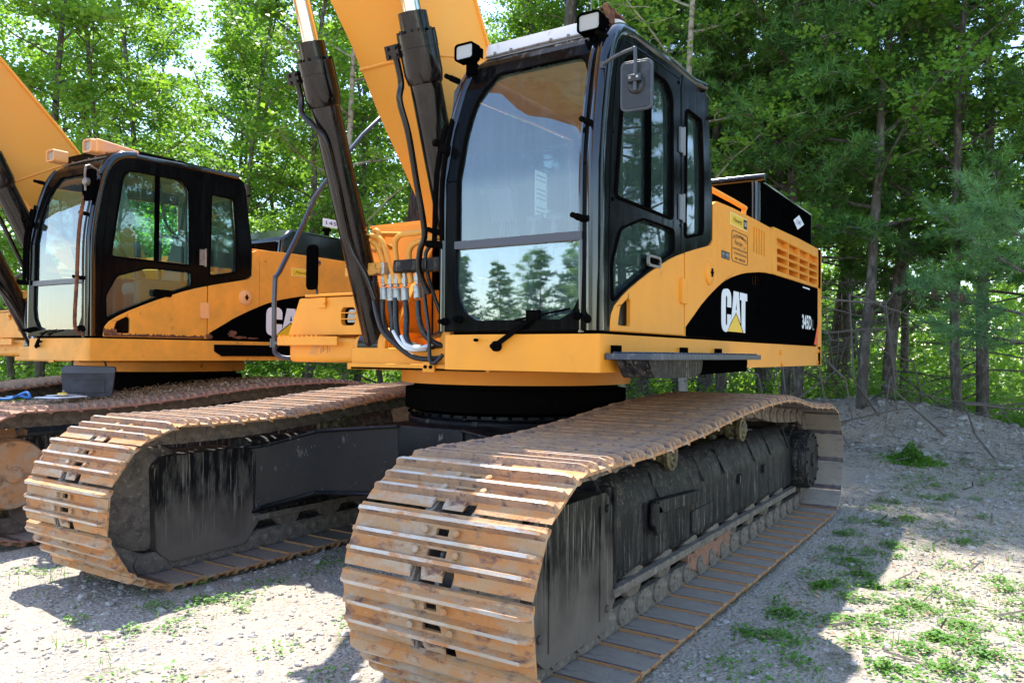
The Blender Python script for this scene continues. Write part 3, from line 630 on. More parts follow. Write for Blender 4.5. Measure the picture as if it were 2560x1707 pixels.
        m = MB(); m.tube([(x1, y0, 2.695), (x1, y1-.06, 2.695), (x1, y1-.02, 2.685), (x1-.005, y1-.012, 2.64), (x1-.005, y1-.012, 2.36)], .034, 14, smooth=4); m.tube([(x1, y1-.01, 2.70), (x0, y1-.01, 2.70), (x0, y1-.01, 2.36)], .014, 10); m.build('cage_edge_tube', 'gloss', cg)
        m = MB(); m.lathe((-1.7, .75, 2.36), (0, 0, 1), [(0, .18), (.25, .18), (.3, .1)], 24); m.box(-2.6, -2.0, .5, 1.3, 2.36, 2.62); m.build('air_cleaner', Yl, cg)
        m = MB(); m.plate(lambda a, b, t: (a, y1+.012+t, b), [(-2.115, 2.539), (-2.318, 2.612), (-2.504, 2.556), (-2.268, 2.478)], (), 0, .002); pp = m.build('paper_tag', 'paper', cg, smooth=0)
        text('lettering', '1547', 'ink', pp, lambda a, b, t: (a, y1+.0155, b+(a+2.3)*-.05), -2.22, -2.40, 2.525, 2.565)
        m = MB(); m.tube([(.07, 1.42, 2.33), (.07, 1.42, 2.40), (.02, 1.42, 2.44), (-.09, 1.42, 2.445), (-.80, 1.42, 2.445), (-.84, 1.42, 2.43), (-.80, 1.42, 2.35)], .018, 12, smooth=3); m.build('hood_handrail', Yl, root)
        m = MB(); m.box(-.75, -.12, .6, 1.35, 2.352, 2.41); m.build('hood_cover', 'pit', root, bevel=.02)
    else:
        m = MB(); m.plate(lambda a, b, t: (a, t, b), [(-.74, 2.34), (-.76, 2.60), (-.90, 2.71), (-1.9, 2.71), (-2.0, 2.60), (-2.0, 2.34)], (), .1, .95); bx = m.build('engine_cage', 'gloss', root, bevel=.03, seg=3)
        m = MB(); [m.box(-.255-.005*k, -.225, .95+.09*k, 1.0+.09*k, 2.54, 2.60) for k in range(0)]; 
        m = MB(); m.plate(lambda a, b, t: (t, a, b), [(.2, 2.38), (.88, 2.38), (.88, 2.56), (.2, 2.56)], (), -.742, -.736); m.build('cage_mesh', 'pit', bx)
        m = MB(); m.lathe((-1.62, .75, 2.70), (0, 0, 1), [(0, .03), (.10, .03), (.10, .05), (.13, .05)], 12); m.build('stack_clamp', 'pit', bx)
        m = MB(); m.obox((-1.66, .80, 2.89), ((1, -.1, 0), (.1, 1, .0), (0, 0, 1)), (.14, .003, .048)); pt = m.build('paper_tag', 'paper', bx, smooth=0)
        text('lettering', '1451', 'ink', pt, lambda a, b, t: (a, .805-(a+1.66)*.1+.0045, b), -1.56, -1.76, 2.868, 2.912)
    # rear view post and right mirror
    m = MB(); m.plate(YZ(.18 if one else .3), roundpoly([(-.90, 2.30), (-.62, 2.30), (-.66, 2.60), (-.80, 2.64), (-.86, 2.60)], .02), (), 0, .02); m.tube([(.19, -.75, 2.60), (.19, -.75, 2.95)], .008, 8)
    for z in (2.36, 2.45, 2.52): m.lathe((.2, -.76, z), (1, 0, 0), [(0, .014), (.012, .014)], 6)
    m.build('lamp_bracket', 'frame', root, bevel=.004)
    m = MB(); m.tube([(.95, -1.13, 1.33), (1.08, -1.22, 1.325), (1.12, -1.27, 1.35), (1.14, -1.28, 1.42), (1.14, -1.28, 1.86), (1.11, -1.27, 1.93), (.92, -1.24, 2.30), (.76, -1.22, 2.60), (.16, -1.20, 3.26), (-.3, -1.2, 3.4)] if one else [(.95, -1.13, 1.33), (1.14, -1.28, 1.42), (1.14, -1.28, 1.86), (.2, -1.2, 2.6)], .017, 12, smooth=3); m.cyl((1.14, -1.28, 1.40), (1.14, -1.28, 1.46), .030, 14); m.box(1.10, 1.16, -1.28, -1.2, 1.42, 1.44); m.build('handrail', 'rail', root)
    m = MB(); m.plate(lambda a, b, t: (1.05+a*.25+t, -1.005+a, b), rr(-.075, .06, 1.80, 2.11, .04), (), -.015, .008); mr = m.build('rear_view_mirror', 'blackflat', root, bevel=.006)
    m = MB(); m.tube([(1.02, -.99, 1.76), (1.02, -.99, 1.80), (1.0, -1.03, 1.95), (1.0, -1.03, 2.02)], .009, 8, smooth=3); m.lathe((.99, -1.03, 1.99), (1, .2, 0), [(-.02, .025), (.04, .025)], 10); m.build('mirror_arm', 'rail', mr)
    # ---- boom: side profile, foot at the bracket, running up and forward out of the picture
    def rot(p):
        if one: return p
        a = RAD(-13.0); dx_, dz_ = p[0]-.35, p[1]-1.85; return (.35+dx_*cos(a)-dz_*sin(a), 1.85+dx_*sin(a)+dz_*cos(a))
    HB = .235
    front = [(.52, 1.98), (.715, 2.195), (.96, 2.50), (1.24, 2.845), (1.48, 3.19), (1.68, 3.42), (2.1, 3.72), (2.7, 3.98), (3.6, 4.15), (5.0, 4.1), (6.6, 3.7)]
    rear = [(7.0, 4.0), (5.2, 4.75), (3.6, 5.05), (2.6, 5.05), (1.9, 4.75), (1.3, 4.2), (.90, 3.60), (.735, 3.33), (.5, 2.9), (.32, 2.5), (.16, 2.05), (.14, 1.85), (.25, 1.72), (.42, 1.76)]
    prof = [rot(p) for p in front+rear]
    nb = 'boom'
    m = MB(); m.plate(lambda a, b, t: (a, t, b), prof, (), -HB, HB)
    bo = m.build(nb, 'boom', root, bevel=.006)
    # side plate lips and weld seams
    m = MB()
    for s_ in (-1, 1):
        pr = [rot(p) for p in rear[3:10]]
        for i in range(len(pr)-1):
            a = Vector((pr[i][0], s_*(HB+.006), pr[i][1])); b = Vector((pr[i+1][0], s_*(HB+.006), pr[i+1][1]))
            m.tube([a, b], .014, 6)
    wl1 = [rot((1.40, 3.07)), rot((.70, 3.27))]
    for s_ in (-1, 1): m.tube([(wl1[0][0], s_*HB, wl1[0][1]), (wl1[1][0], s_*HB, wl1[1][1])], .009, 6)
    m.tube([(wl1[0][0]+.003, -HB, wl1[0][1]), (wl1[0][0]+.003, HB, wl1[0][1])], .010, 6)
    m.build('weld_seam', 'boom', bo)
    hp = [rot(p) for p in [(.42, 2.0), (.52, 2.3), (.62, 2.55), (.68, 2.75), (.62, 2.95), (.5, 3.05)]]
    for q in (0, .07):
        m = MB(); m.tube([(x-q, HB+.03, z+q*.4) for x, z in hp], .017, 10, smooth=4); m.build('boom_pipe', 'boom', bo)
    m = MB(); m.obox((hp[3][0]-.03, HB+.03, hp[3][1]), ((1, 0, -.6), (0, 1, 0), (.6, 0, 1)), (.08, .03, .012)); m.build('pipe_clamp', 'paleyellow', bo)
    # ---- lift cylinders
    foot = Vector((1.05, 0, 1.41)); ang = math.atan2(.343, 1)-(0 if one else RAD(-9)); D = Vector((sin(ang), 0, cos(ang)))
    for s_ in (-1, 1):
        y = .385*s_; F0 = foot+Vector((0, y, 0)); m = MB(); tl = 1.90
        gl = 1.66 if s_ < 0 else 1.66
        m.lathe(F0, D, [(-.10, .055), (-.09, .075), (-.02, .088), (gl-.16, .088), (gl-.15, .097), (gl-.10, .106), (gl+.02, .106), (gl+.02, .100), (gl+.025, .100), (gl+.025, .108), (gl+.10, .108), (gl+.10, .080), (gl+.21, .078), (gl+.215, .056)], 32)
        m.lathe(F0+Vector((0, -.10, 0)), (0, 1, 0), [(0, .06), (0, .092), (.2, .092), (.2, .06)], 24)
        side_ = D.cross(Vector((0, 1, 0))); 
        for k in range(10):
            t = 2*pi*k/10; a = Vector((0, 1, 0))*cos(t)+side_*sin(t); m.lathe(F0+D*(gl+.10)+a*.094, D, [(0, .013), (.02, .013)], 6)
        lc = m.build('lift_cylinder', 'cyl', root)
        m = MB(); m.cyl(F0+D*(gl+.2), F0+D*(gl+1.1), .05, 28); m.build('piston_rod', 'chrome', lc)
        # oil line with flange block
        fr = Vector((cos(ang), 0, -sin(ang)))    # towards the viewer in the side plane
        out = Vector((0, -1, 0))
        m = MB(); pb = F0+D*(gl+.03)+fr*.07+out*.11
        m.obox(pb, (D, fr, out), (.036, .03, .045))
        for a in (-.02, .02):
            for b in (-.026, .026): m.lathe(pb+D*a+out*b+fr*.028, fr, [(0, .011), (.012, .011)], 8)
        if s_ < 0: pts = [pb-D*.03, pb-D*.12, F0+D*(gl-.17)+fr*.10+out*.10, F0+D*(gl-.27)+fr*.115+out*.0, F0+D*(gl-.36)+fr*.11-out*.05, F0+D*(gl-.6)+fr*.105-out*.055, F0+D*.85+fr*.105-out*.05, F0+D*.66+fr*.11-out*.06, F0+D*.50+fr*.11-out*.13, F0+D*.34+fr*.12-out*.17]
        else: pts = [pb-D*.03, pb-D*.16, F0+D*(gl-.22)+fr*.10+out*.12, F0+D*(gl-.40)+fr*.10+out*.105, F0+D*1.0+fr*.10+out*.115, F0+D*.72+fr*.11+out*.12, F0+D*.62+fr*.12+out*.17, F0+D*.50+fr*.13+out*.20, F0+D*.36+fr*.12+out*.17]
        m.tube(pts, .018, 12, smooth=5); m.build('oil_line', 'cyl', lc)
    # ---- clamps, steel pipes, fittings and hoses between the cylinders (front of the boom foot)
    m = MB(); m.box(1.17, 1.245, -.50, -.18, 1.848, 1.925); m.build('pipe_clamp', 'clampy', root, bevel=.006)
    m = MB(); m.box(1.17, 1.245, -.095, .30, 1.852, 1.930); m.box(1.245, 1.26, -.085, .17, 1.860, 1.918); m.build('pipe_clamp', 'frame', root, bevel=.006)
    m = MB(); m.box(1.20, 1.26, -.175, -.155, 1.85, 1.92); m.build('clamp_shim', 'zinc', root)
    pa = [[(1.05, -.36, 2.11), (1.2, -.32, 2.10), (1.21, -.25, 2.085), (1.21, -.205, 2.035), (1.21, -.16, 1.93), (1.21, -.125, 1.85), (1.21, -.115, 1.79)],
          [(1.0, -.33, 2.05), (1.2, -.30, 2.06), (1.21, -.255, 2.03), (1.21, -.215, 1.95), (1.21, -.185, 1.86), (1.21, -.17, 1.79)],
          [(.95, -.30, 2.14), (1.15, -.33, 2.12), (1.2, -.28, 2.13), (1.2, -.25, 2.10), (1.2, -.235, 1.98)],
          [(.95, .25, 2.10), (1.19, .2, 2.095), (1.21, .04, 2.088), (1.21, -.05, 2.088), (1.21, -.095, 2.07), (1.21, -.112, 2.03), (1.21, -.097, 1.92), (1.21, -.062, 1.79)],
          [(.95, .26, 2.06), (1.18, .21, 2.055), (1.20, .06, 2.035), (1.20, .0, 2.0), (1.20, -.008, 1.94), (1.20, .01, 1.79)]]
    for q in pa:
        m = MB(); m.tube(q, .0175, 12, smooth=5); m.build('steel_pipe', 'boom', root)
    fits = [(-.205, 1.80), (-.148, 1.79), (-.098, 1.79), (-.035, 1.79), (.062, 1.80)]
    hs = [[(1.22, -.20, 1.69), (1.22, -.19, 1.54), (1.2, -.12, 1.46), (1.1, .02, 1.40)],
          [(1.22, -.14, 1.69), (1.22, -.12, 1.58), (1.22, -.10, 1.48), (1.15, .0, 1.39), (1.0, .1, 1.38)],
          [(1.23, -.085, 1.70), (1.25, -.06, 1.54), (1.26, -.02, 1.44), (1.25, .07, 1.395), (1.15, .16, 1.40), (1.0, .25, 1.42)],
          [(1.22, -.02, 1.705), (1.23, .004, 1.59), (1.25, .02, 1.475), (1.26, .07, 1.41), (1.22, .14, 1.40), (1.1, .22, 1.43)],
          [(1.22, .08, 1.68), (1.23, .11, 1.54), (1.22, .17, 1.45), (1.15, .25, 1.40)]]
    for (y, z), h in zip(fits, hs):
        m = MB(); m.cyl((1.21, y, z+.06), (1.21, y+.006, z+.015), .014, 10); m.lathe((1.21, y+.002, z+.03), (0, .1, -1), [(0, .022), (.032, .022), (.034, .016), (.05, .016)], 6)
        m.lathe((1.213, y+.007, z-.03), (.03, .12, -1), [(0, .016), (.0, .024), (.012, .026), (.012, .0235), (.075, .0265), (.078, .018)], 18); m.build('hose_fitting', 'zinc', root)
        m = MB(); m.tube(h, .0175, 12, smooth=6); m.build('hydraulic_hose', 'rubber', root)
    for h, r_t in (([(1.2, -.283, 1.86), (1.24, -.25, 1.69), (1.26, -.166, 1.51), (1.26, -.055, 1.42), (1.24, .068, 1.345), (1.2, .19, 1.335), (1.1, .3, 1.36)], .016),
                   ([(1.22, .105, 1.93), (1.22, .11, 1.85), (1.23, .145, 1.675), (1.24, .184, 1.50), (1.25, .201, 1.34), (1.25, .232, 1.31), (1.24, .29, 1.36)], .012),
                   ([(1.15, .30, 2.0), (1.2, .20, 2.02), (1.21, .14, 1.98), (1.21, .13, 1.92), (1.2, .15, 1.8), (1.15, .2, 1.6)], .012),
                   ([(1.1, .33, 1.75), (1.12, .30, 1.68), (1.14, .33, 1.55), (1.12, .30, 1.42), (1.1, .36, 1.35)], .015),
                   ([(1.05, .05, 1.46), (1.1, .2, 1.50), (1.1, .33, 1.46), (1.05, .42, 1.40)], .018)):
        m = MB(); m.tube(h, r_t, 10, smooth=6); m.build('hydraulic_hose', 'rubber', root)
    m = MB(); m.tube([(1.272, .0, 1.47), (1.285, .05, 1.418), (1.262, .13, 1.398), (1.2, .19, 1.425)], .011, 8, smooth=5); m.tube([(1.28, -.06, 1.5), (1.285, .0, 1.43), (1.28, .07, 1.388), (1.22, .15, 1.392)], .010, 8, smooth=5); m.build('hose_sleeve', 'white', root)
    m = MB(); m.plate(YZ(.66), [(.02, 1.72), (.05, 1.72), (.05, 1.82), (.02, 1.82)], (), 0, .004); m.build('sticker', 'green', root, smooth=0)
    cab(root, one)
    if one:
        # walkway step beside the cab
        m = MB(); m.plate(lambda a, b, t: (a, b, t), [(1.60, YF+.005), (1.60, YF+.235), (1.2, YF+.255), (-.22, YF+.215), (-.25, YF+.18), (-.25, YF+.005)], [], 1.345, 1.375)
        for k in range(34):
            for j in range(4): m.box(1.55-.052*k, 1.57-.052*k, YF+.03+.05*j, YF+.055+.05*j, 1.375, 1.382)
        ws = m.build('walkway_step', 'stepm', root, bevel=.003)
        m = MB(); m.plate(lambda a, b, t: (a, YF+.05+t, b), roundpoly([(1.58, 1.345), (.86, 1.345), (.88, 1.28), (.98, 1.255), (1.5, 1.262)], .02), (), 0, .16); m.build('step_support', 'frame', ws, bevel=.006)
        m = MB(); m.plate(lambda a, b, t: (a, YF+.03+t, b), roundpoly([(.62, 1.344), (-.22, 1.344), (-.20, 1.27), (.7, 1.262)], .02), (), 0, .10); m.build('step_support', 'blackflat', ws, bevel=.006)
        for x in (1.5, .62, .02): m = MB(); m.box(x-.03, x+.03, YF+.002, YF+.03, 1.375, 1.412); m.build('step_lug', 'blackflat', ws)
    else:
        m = MB(); m.plate(XZ(YF), [(.50, 1.43), (-.9, 1.43), (-.9, 1.325), (.42, 1.325), (.50, 1.37)], (), 0, .015); m.build('rubber_bumper', 'pit', root, bevel=.004)
        # rust patches: ragged bare metal
        r3 = random.Random(8); pts = [(1.53, 1.478)]; x = 1.53
        up = []
        while x > .60: up.append((x, 1.478+.022+r3.uniform(-.006, .012)+(.035 if x > 1.42 else 0))); x -= .012
        m = MB(); m.plate(XZ(YF-.0005), [(.60, 1.482), (1.52, 1.482)]+up, (), 0, .003); m.build('rust_patch', 'rustpatch', root, smooth=0)
        for cx, cz, rx, rz, sd_ in ((.555, 1.50, .045, .03, 1), (.30, 1.53, .05, .04, 2), (.21, 1.50, .08, .015, 3), (.07, 1.495, .07, .01, 4)):
            r3 = random.Random(sd_); m = MB(); m.plate(XZ(YF-.0022), [(cx+rx*cos(t*.35)*r3.uniform(.6, 1.1), cz+rz*sin(t*.35)*r3.uniform(.6, 1.1)) for t in range(18)], (), 0, .004); m.build('rust_patch', 'rustpatch', root, smooth=0)

MT['orangedark'] = mat('burnt_orange_backing', (.10, .028, .01), .7)
MT['paleyellow'] = mat('pale_yellow_edge', (.75, .62, .25), .6)
MT['rail'] = mat('dark_blue_rail', (.02, .026, .05), .3, coat=.3)
MT['hub'] = mat('rusty_orange_hub', (.48, .24, .10), .7, noise=[((.40, .33, .26), 5, .55, .08, O), ((.22, .12, .07), 9, .6, .06, O)], bump=.4)
MT['clampy'] = mat('chipped_yellow_clamp', (.66, .30, .04), .5, noise=[((.12, .035, .02), 14, .56, .02, O, .9)])
MT['stepm'] = mat('blue_grey_step', (.03, .04, .06), .45, noise=[((.12, .13, .15), 12, .56, .08, (3, 3, 1), .7)], bump=.3)
MT['greeng'] = mat('instrument_green', (.2, .6, .15), .5)

def cab(root, one):
    cb = 'black'
    # side frame (left) with window openings; plane y = YF
    y0 = YF-.05
    body = [(1.64, 1.478), (1.645, 1.9), (1.645, 2.25), (1.612, 2.50), (1.56, 2.76), (1.50, 2.88), (1.42, 2.94), (1.30, 2.965), (.42, 2.995), (.26, 2.99), (.195, 2.955), (.165, 2.88), (.13, 2.62), (.088, 2.38), (.088, 2.09)]
    body += [(.17, 2.04), (.4, 1.985), (.57, 1.945), (.8, 1.885), (1.075, 1.787), (1.32, 1.685), (1.48, 1.595), (1.52, 1.53), (1.525, 1.478)]
    up = lambda P: P
    w_door = roundpoly([(1.475, 2.115), (.755, 2.115), (.77, 2.79), (.86, 2.845), (1.33, 2.835), (1.385, 2.77)], [.03, .03, .06, .05, .05, .06])
    w_low = roundpoly([(1.505, 1.615), (1.36, 1.69), (.98, 1.85), (.735, 1.938), (.735, 2.06), (1.15, 2.058), (1.42, 1.97), (1.515, 1.80)], .03)
    w_rear = roundpoly([(.555, 2.04), (.26, 2.10), (.26, 2.40), (.30, 2.78), (.545, 2.78)], .035)
    m = MB(); m.plate(XZ(y0), body, [w_door, w_low, w_rear], 0, .045); cs = m.build('cab', cb, root, bevel=.008, seg=2)
    # door outline groove and its frame
    m = MB()
    def ring(P, r, y):
        Q = [(a, y, b) for a, b in P]; Q.append(Q[0]); m.tube(Q, r, 6)
    ring(w_door, .009, YF-.003); ring(w_low, .007, YF-.003); ring(w_rear, .008, YF-.003); m.build('window_seal', 'pit', cs)
    m = MB(); m.tube([(1.545, YF-.006, 1.50), (1.535, YF-.006, 2.2), (1.47, YF-.006, 2.74), (1.40, YF-.006, 2.87), (1.28, YF-.006, 2.90), (.66, YF-.006, 2.92), (.63, YF-.006, 2.88), (.615, YF-.006, 1.96)], .005, 6, smooth=2); m.build('door_edge', 'black', cs)
    m = MB(); m.box(1.055, 1.085, YF-.03, YF-.002, 2.11, 2.85); m.build('window_divider', 'blackflat', cs)
    for P in (w_door, w_rear):
        m = MB(); m.plate(XZ(YF-.030), P, (), 0, .004); m.build('side_window', 'glasss', cs, smooth=0)
    m = MB(); m.plate(XZ(YF-.030), w_low, (), 0, .004); m.build('lower_door_window', 'glasss', cs, smooth=0)
    # handle
    m = MB(); m.plate(XZ(YF-.006), rr(.93, 1.10, 1.825, 1.885, .02), [rr(.945, 1.085, 1.838, 1.873, .014)], 0, .012); h = m.build('door_handle', 'steel' if one else 'pit', cs)
    m = MB(); m.plate(XZ(YF-.007), rr(.945, 1.085, 1.838, 1.873, .014), (), 0, .004); m.build('handle_recess', 'pit', h)
    for z in (2.50, 2.12) if one else (2.12, ):
        m = MB(); m.cyl((.60, YF+.002, z), (.60, YF+.002, z+.16), .010, 10); m.box(.605, .66, YF-.006, YF+.006, z+.01, z+.15); m.build('door_hinge', 'greyp' if one else 'steel', cs)
    for x, z in ((1.50, 2.10), (1.50, 2.42), (.66, 2.90), (.62, 2.10)):
        m = MB(); m.lathe((x, YF-.006, z), (0, 1, 0), [(0, .012), (.008, .010)], 6); m.build('bolt', 'black', cs)
    # front frame: lower upright part and upper raked part
    yl, yr = .575, YF-.008
    oL, oR = .685, 1.403
    m = MB(); m.plate(YZ(1.605), [(yl, 1.478), (yr, 1.478), (yr, 2.25), (yl, 2.25)], [[(oL, 2.249), (oL, 1.70), (.70, 1.63), (.745, 1.565), (.82, 1.533), (1.29, 1.533), (1.355, 1.56), (1.39, 1.63), (oR, 1.70), (oR, 2.249)]][:0], 0, .04) if False else None
    Fl = lambda a, b, t: (1.605+t, a, b)
    m.plate(Fl, [(yl, 1.478), (yr, 1.478), (yr, 2.25), (oR, 2.25), (oR, 1.70), (1.39, 1.63), (1.355, 1.565), (1.29, 1.533), (.82, 1.533), (.745, 1.565), (.70, 1.63), (oL, 1.70), (oL, 2.25), (yl, 2.25)], (), 0, .04)
    # raked part: follow x(z)
    zz = [2.25, 2.5, 2.76, 2.88, 2.95, 2.985]; xx = [1.645, 1.612, 1.555, 1.50, 1.42, 1.30]
    xf = lambda z: float(np.interp(z, zz, xx))
    zt = 2.80
    Fu = lambda a, b, t: (xf(b)+t-.04, a, b)
    def strip(ya, yb, za, zb, n=8):
        for i in range(n):
            z0 = za+(zb-za)*i/n; z1 = za+(zb-za)*(i+1)/n
            a = [(xf(z0)-.04, ya(z0), z0), (xf(z0), ya(z0), z0), (xf(z0), yb(z0), z0), (xf(z0)-.04, yb(z0), z0)]
            b = [(xf(z1)-.04, ya(z1), z1), (xf(z1), ya(z1), z1), (xf(z1), yb(z1), z1), (xf(z1)-.04, yb(z1), z1)]
            m.mesh(a+b, [(0, 1, 5, 4), (1, 2, 6, 5), (2, 3, 7, 6), (3, 0, 4, 7)])
    lo = lambda z: .575+.085*max(0, (z-2.25)/.55)**1.5
    strip(lo, lambda z: lo(z)+.11 if z < 2.6 else lo(z)+.11+(z-2.6)**2*2.2, 2.25, 2.80)
    strip(lambda z: oR-(0 if z < 2.65 else (z-2.65)**2*3), lambda z: yr, 2.25, 2.80)
    strip(lambda z: lo(2.8)+(z-2.8)*.5, lambda z: yr-(z-2.8)*.1, 2.80, 2.985, 6)
    cf = m.build('front_frame', cb, cs, bevel=.006)
    # rounded corner pillar and left pillar
    m = MB(); ed = [(1.628, 1.48), (1.632, 1.9), (1.632, 2.25), (1.60, 2.50), (1.545, 2.76), (1.485, 2.88), (1.40, 2.94), (1.28, 2.965)]
    m.tube([(x-.018, YF-.042, z) for x, z in ed], .044, 14, smooth=4); m.tube([(x+.004, YF-.10, z-.01) for x, z in ed[:6]], .014, 8, smooth=4); m.build('corner_pillar', 'gloss', cs)
    m = MB(); m.tube([(1.615, .60, 1.48), (1.615, .60, 1.9), (1.615, .60, 2.25), (1.585, .615, 2.5), (1.53, .655, 2.76), (1.47, .69, 2.88)], .034, 12, smooth=4); m.build('corner_pillar', 'gloss', cs)
    # wiper rail and linkage on the left pillar
    m = MB(); m.tube([(1.655, .60, 1.95), (1.66, .60, 2.25), (1.62, .63, 2.58)], .010, 8, smooth=3); m.tube([(1.66, .555, 1.93), (1.665, .57, 2.3), (1.63, .60, 2.55)], .014, 8, smooth=3)
    m.lathe((1.62, .57, 2.46), (1, -.6, 0), [(0, .018), (.05, .018), (.055, .010)], 10); m.lathe((1.65, .62, 2.42), (1, 0, 0), [(0, .03), (.03, .025)], 12); m.lathe((1.63, .56, 1.93), (1, -.3, 0), [(-.02, .02), (.07, .018), (.08, .014)], 12)
    m.build('wiper_rail', 'pit', cs)
    for (y, z, x) in ((.62, 1.53, 1.64), (.71, 1.54, 1.64), (1.39, 1.545, 1.64), (1.445, 1.53, 1.64)):
        m = MB(); m.lathe((x, y, z), (1, -.1, 0), [(0, .020), (.02, .020), (.025, .014), (.05, .012)], 12); m.build('hinge_pin', 'pit', cf)
    for (y, z) in ((1.45, 2.43), (1.42, 1.99), (.60, 2.81), (.58, 1.99), (1.47, 2.86)) if one else ((1.45, 2.43), (1.42, 1.93), (.62, 2.78), (.58, 1.93)):
        x = xf(z) if z > 2.25 else 1.645; m = MB(); m.lathe((x-.01, y, z), (1, -.35, .15), [(0, .016), (.055, .016), (.055, .013), (.085, .013), (.09, .010)], 12); m.build('guard_stud', 'pit', cf)
    # glass
    m = MB(); m.plate(YZ(1.622), [(oL-.01, 1.93), (oL-.01, 1.69), (.70, 1.62), (.745, 1.56), (.82, 1.525), (1.29, 1.525), (1.355, 1.555), (1.395, 1.62), (oR+.01, 1.69), (oR+.01, 1.93)], (), 0, .005); m.build('lower_windshield', 'glassf', cf, smooth=0)
    m = MB(); m.plate(YZ(1.618), rr(.678, 1.41, 1.898, 1.937, .004), (), 0, .035); m.build('windshield_rail', 'greyblack', cf, bevel=.003)
    m = MB(); zs = [1.935]+list(np.linspace(2.2, 2.83, 14)); vs = []; fs = []
    for z in zs:
        x = (xf(z) if z > 2.25 else 1.645)-.022; a = lo(z)+.09 if z > 2.25 else oL-.01; vs += [(x, a, z), (x, oR+.015, z)]
    for i in range(len(zs)-1): fs.append((2*i, 2*i+1, 2*i+3, 2*i+2))
    m.mesh(vs, fs); m.build('windshield', 'glassf', cf, smooth=60)
    # rubber seal round the windshield
    m = MB(); m.tube([(1.63, oL+.003, 1.94), (1.628, oL+.003, 2.25), (xf(2.5)-.015, lo(2.5)+.112, 2.5), (xf(2.65)-.015, lo(2.65)+.118, 2.65), (xf(2.74)-.015, lo(2.74)+.165, 2.74), (xf(2.79)-.01, .86, 2.795), (xf(2.8)-.01, 1.0, 2.803), (xf(2.8)-.01, 1.25, 2.803), (xf(2.78)-.01, 1.35, 2.785), (xf(2.7)-.01, 1.392, 2.70), (xf(2.6)-.01, oR, 2.6), (1.628, oR, 2.25), (1.63, oR, 1.94)], .008, 8, smooth=3); m.build('windshield_seal', 'pit', cf)
    # roof
    m = MB(); m.plate(lambda a, b, t: (a, b, t), roundpoly([(1.405, .70), (1.405, 1.38), (1.33, 1.45), (.30, 1.455), (.24, .64), (1.33, .64)], .03), (), 2.955, 3.022); m.build('cab_roof', 'roofw' if one else 'black', cs, bevel=.02, seg=3)
    m = MB(); m.tube([(1.42, 1.43, 2.925), (1.30, 1.472, 2.955), (.42, 1.475, 2.985), (.24, 1.44, 2.975), (.2, .7, 2.97)], .028, 10, smooth=2); m.build('roof_edge', 'gloss', cs)
    m = MB(); m.tube([(1.445, .72, 2.938), (1.452, 1.05, 2.940), (1.445, 1.38, 2.938)], .007, 6); [m.lathe((1.45, y, 2.942), (0, 0, 1), [(0, .009), (.012, .009)], 6) for y in (.78, .88, 1.12, 1.22)]; m.build('roof_trim', 'steel', cs)
    m = MB(); m.lathe((.27, 1.45, 2.99), (-.3, 0, 1), [(0, .03), (.02, .028), (.03, .018)], 12); m.lathe((1.34, 1.47, 2.955), (0, .3, 1), [(-.01, .025), (.02, .022)], 10); m.lathe((.14, 1.49, 2.83), (-.2, 1, .2), [(0, .012), (.03, .012)], 8); m.build('roof_plug', 'black', cs)
    # right side wall with window, rear wall with window
    m = MB(); m.plate(XZ(.575), [(1.60, 1.478), (1.605, 2.25), (1.53, 2.76), (1.40, 2.93), (.26, 2.97), (.15, 2.85), (.10, 2.4), (.10, 1.478)], [[(1.55, 1.78), (1.48, 2.76), (.24, 2.80), (.22, 1.78)]], 0, .03)
    m.plate(YZ(.12), [(.60, 1.478), (1.45, 1.478), (1.45, 2.95), (.60, 2.95)], [rr(.63, 1.43, 1.85, 2.84, .05)], 0, .03)
    m.box(.13, 1.6, .60, 1.45, 1.478, 1.50); m.build('cab_inner_shell', 'dash', cs)
    m = MB(); m.box(.16, 1.36, .62, 1.44, 2.90, 2.935); m.box(1.25, 1.42, .66, 1.42, 2.862, 2.89); m.obox((.20, 1.02, 2.85), ((1, 0, 0), (0, 1, 0), (0, 0, 1)), (.03, .4, .05)); m.box(.62, .74, 1.40, 1.44, 2.62, 2.90); m.build('roof_liner', 'beige', cs, bevel=.01)
    m = MB(); m.plate(XZ(.58), [(1.54, 1.79), (1.47, 2.75), (.25, 2.79), (.23, 1.79)], (), 0, .004); m.build('right_window', 'glasss', cs, smooth=0)
    m = MB(); m.plate(YZ(.125), rr(.63, 1.43, 1.85, 2.84, .05), (), 0, .004); m.build('rear_window', 'glasss', cs, smooth=0)
    # seat
    m = MB(); m.plate(lambda a, b, t: (a, t, b), roundpoly([(.95, 1.86), (.95, 1.98), (.62, 2.0), (.55, 2.05), (.43, 2.46), (.34, 2.46), (.42, 1.95), (.5, 1.86)], .05), (), .80, 1.26)
    st = m.build('seat', 'fabric', cs, bevel=.05, seg=4)
    m = MB(); m.plate(lambda a, b, t: (a, t, b), roundpoly([(.42, 2.50), (.47, 2.60), (.44, 2.74), (.37, 2.75), (.34, 2.62), (.36, 2.50)], .04), (), .90, 1.16); m.cyl((.40, .97, 2.42), (.40, .97, 2.55), .012); m.cyl((.40, 1.09, 2.42), (.40, 1.09, 2.55), .012); m.build('headrest', 'fabric', st, bevel=.04, seg=4)
    m = MB(); m.box(.5, .95, .82, 1.24, 1.5, 1.86); m.box(.45, 1.2, .64, .78, 1.5, 2.02); m.box(.55, 1.15, 1.28, 1.38, 1.75, 1.98); m.build('console', 'dash', cs, bevel=.02)
    for y in (.70, 1.33):
        m = MB(); m.lathe((1.12, y, 1.98), (.1, 0, 1), [(0, .05), (.03, .045), (.08, .02), (.16, .016), (.17, .024), (.25, .030), (.30, .026), (.31, .0)], 14); m.build('joystick', 'dash', cs)
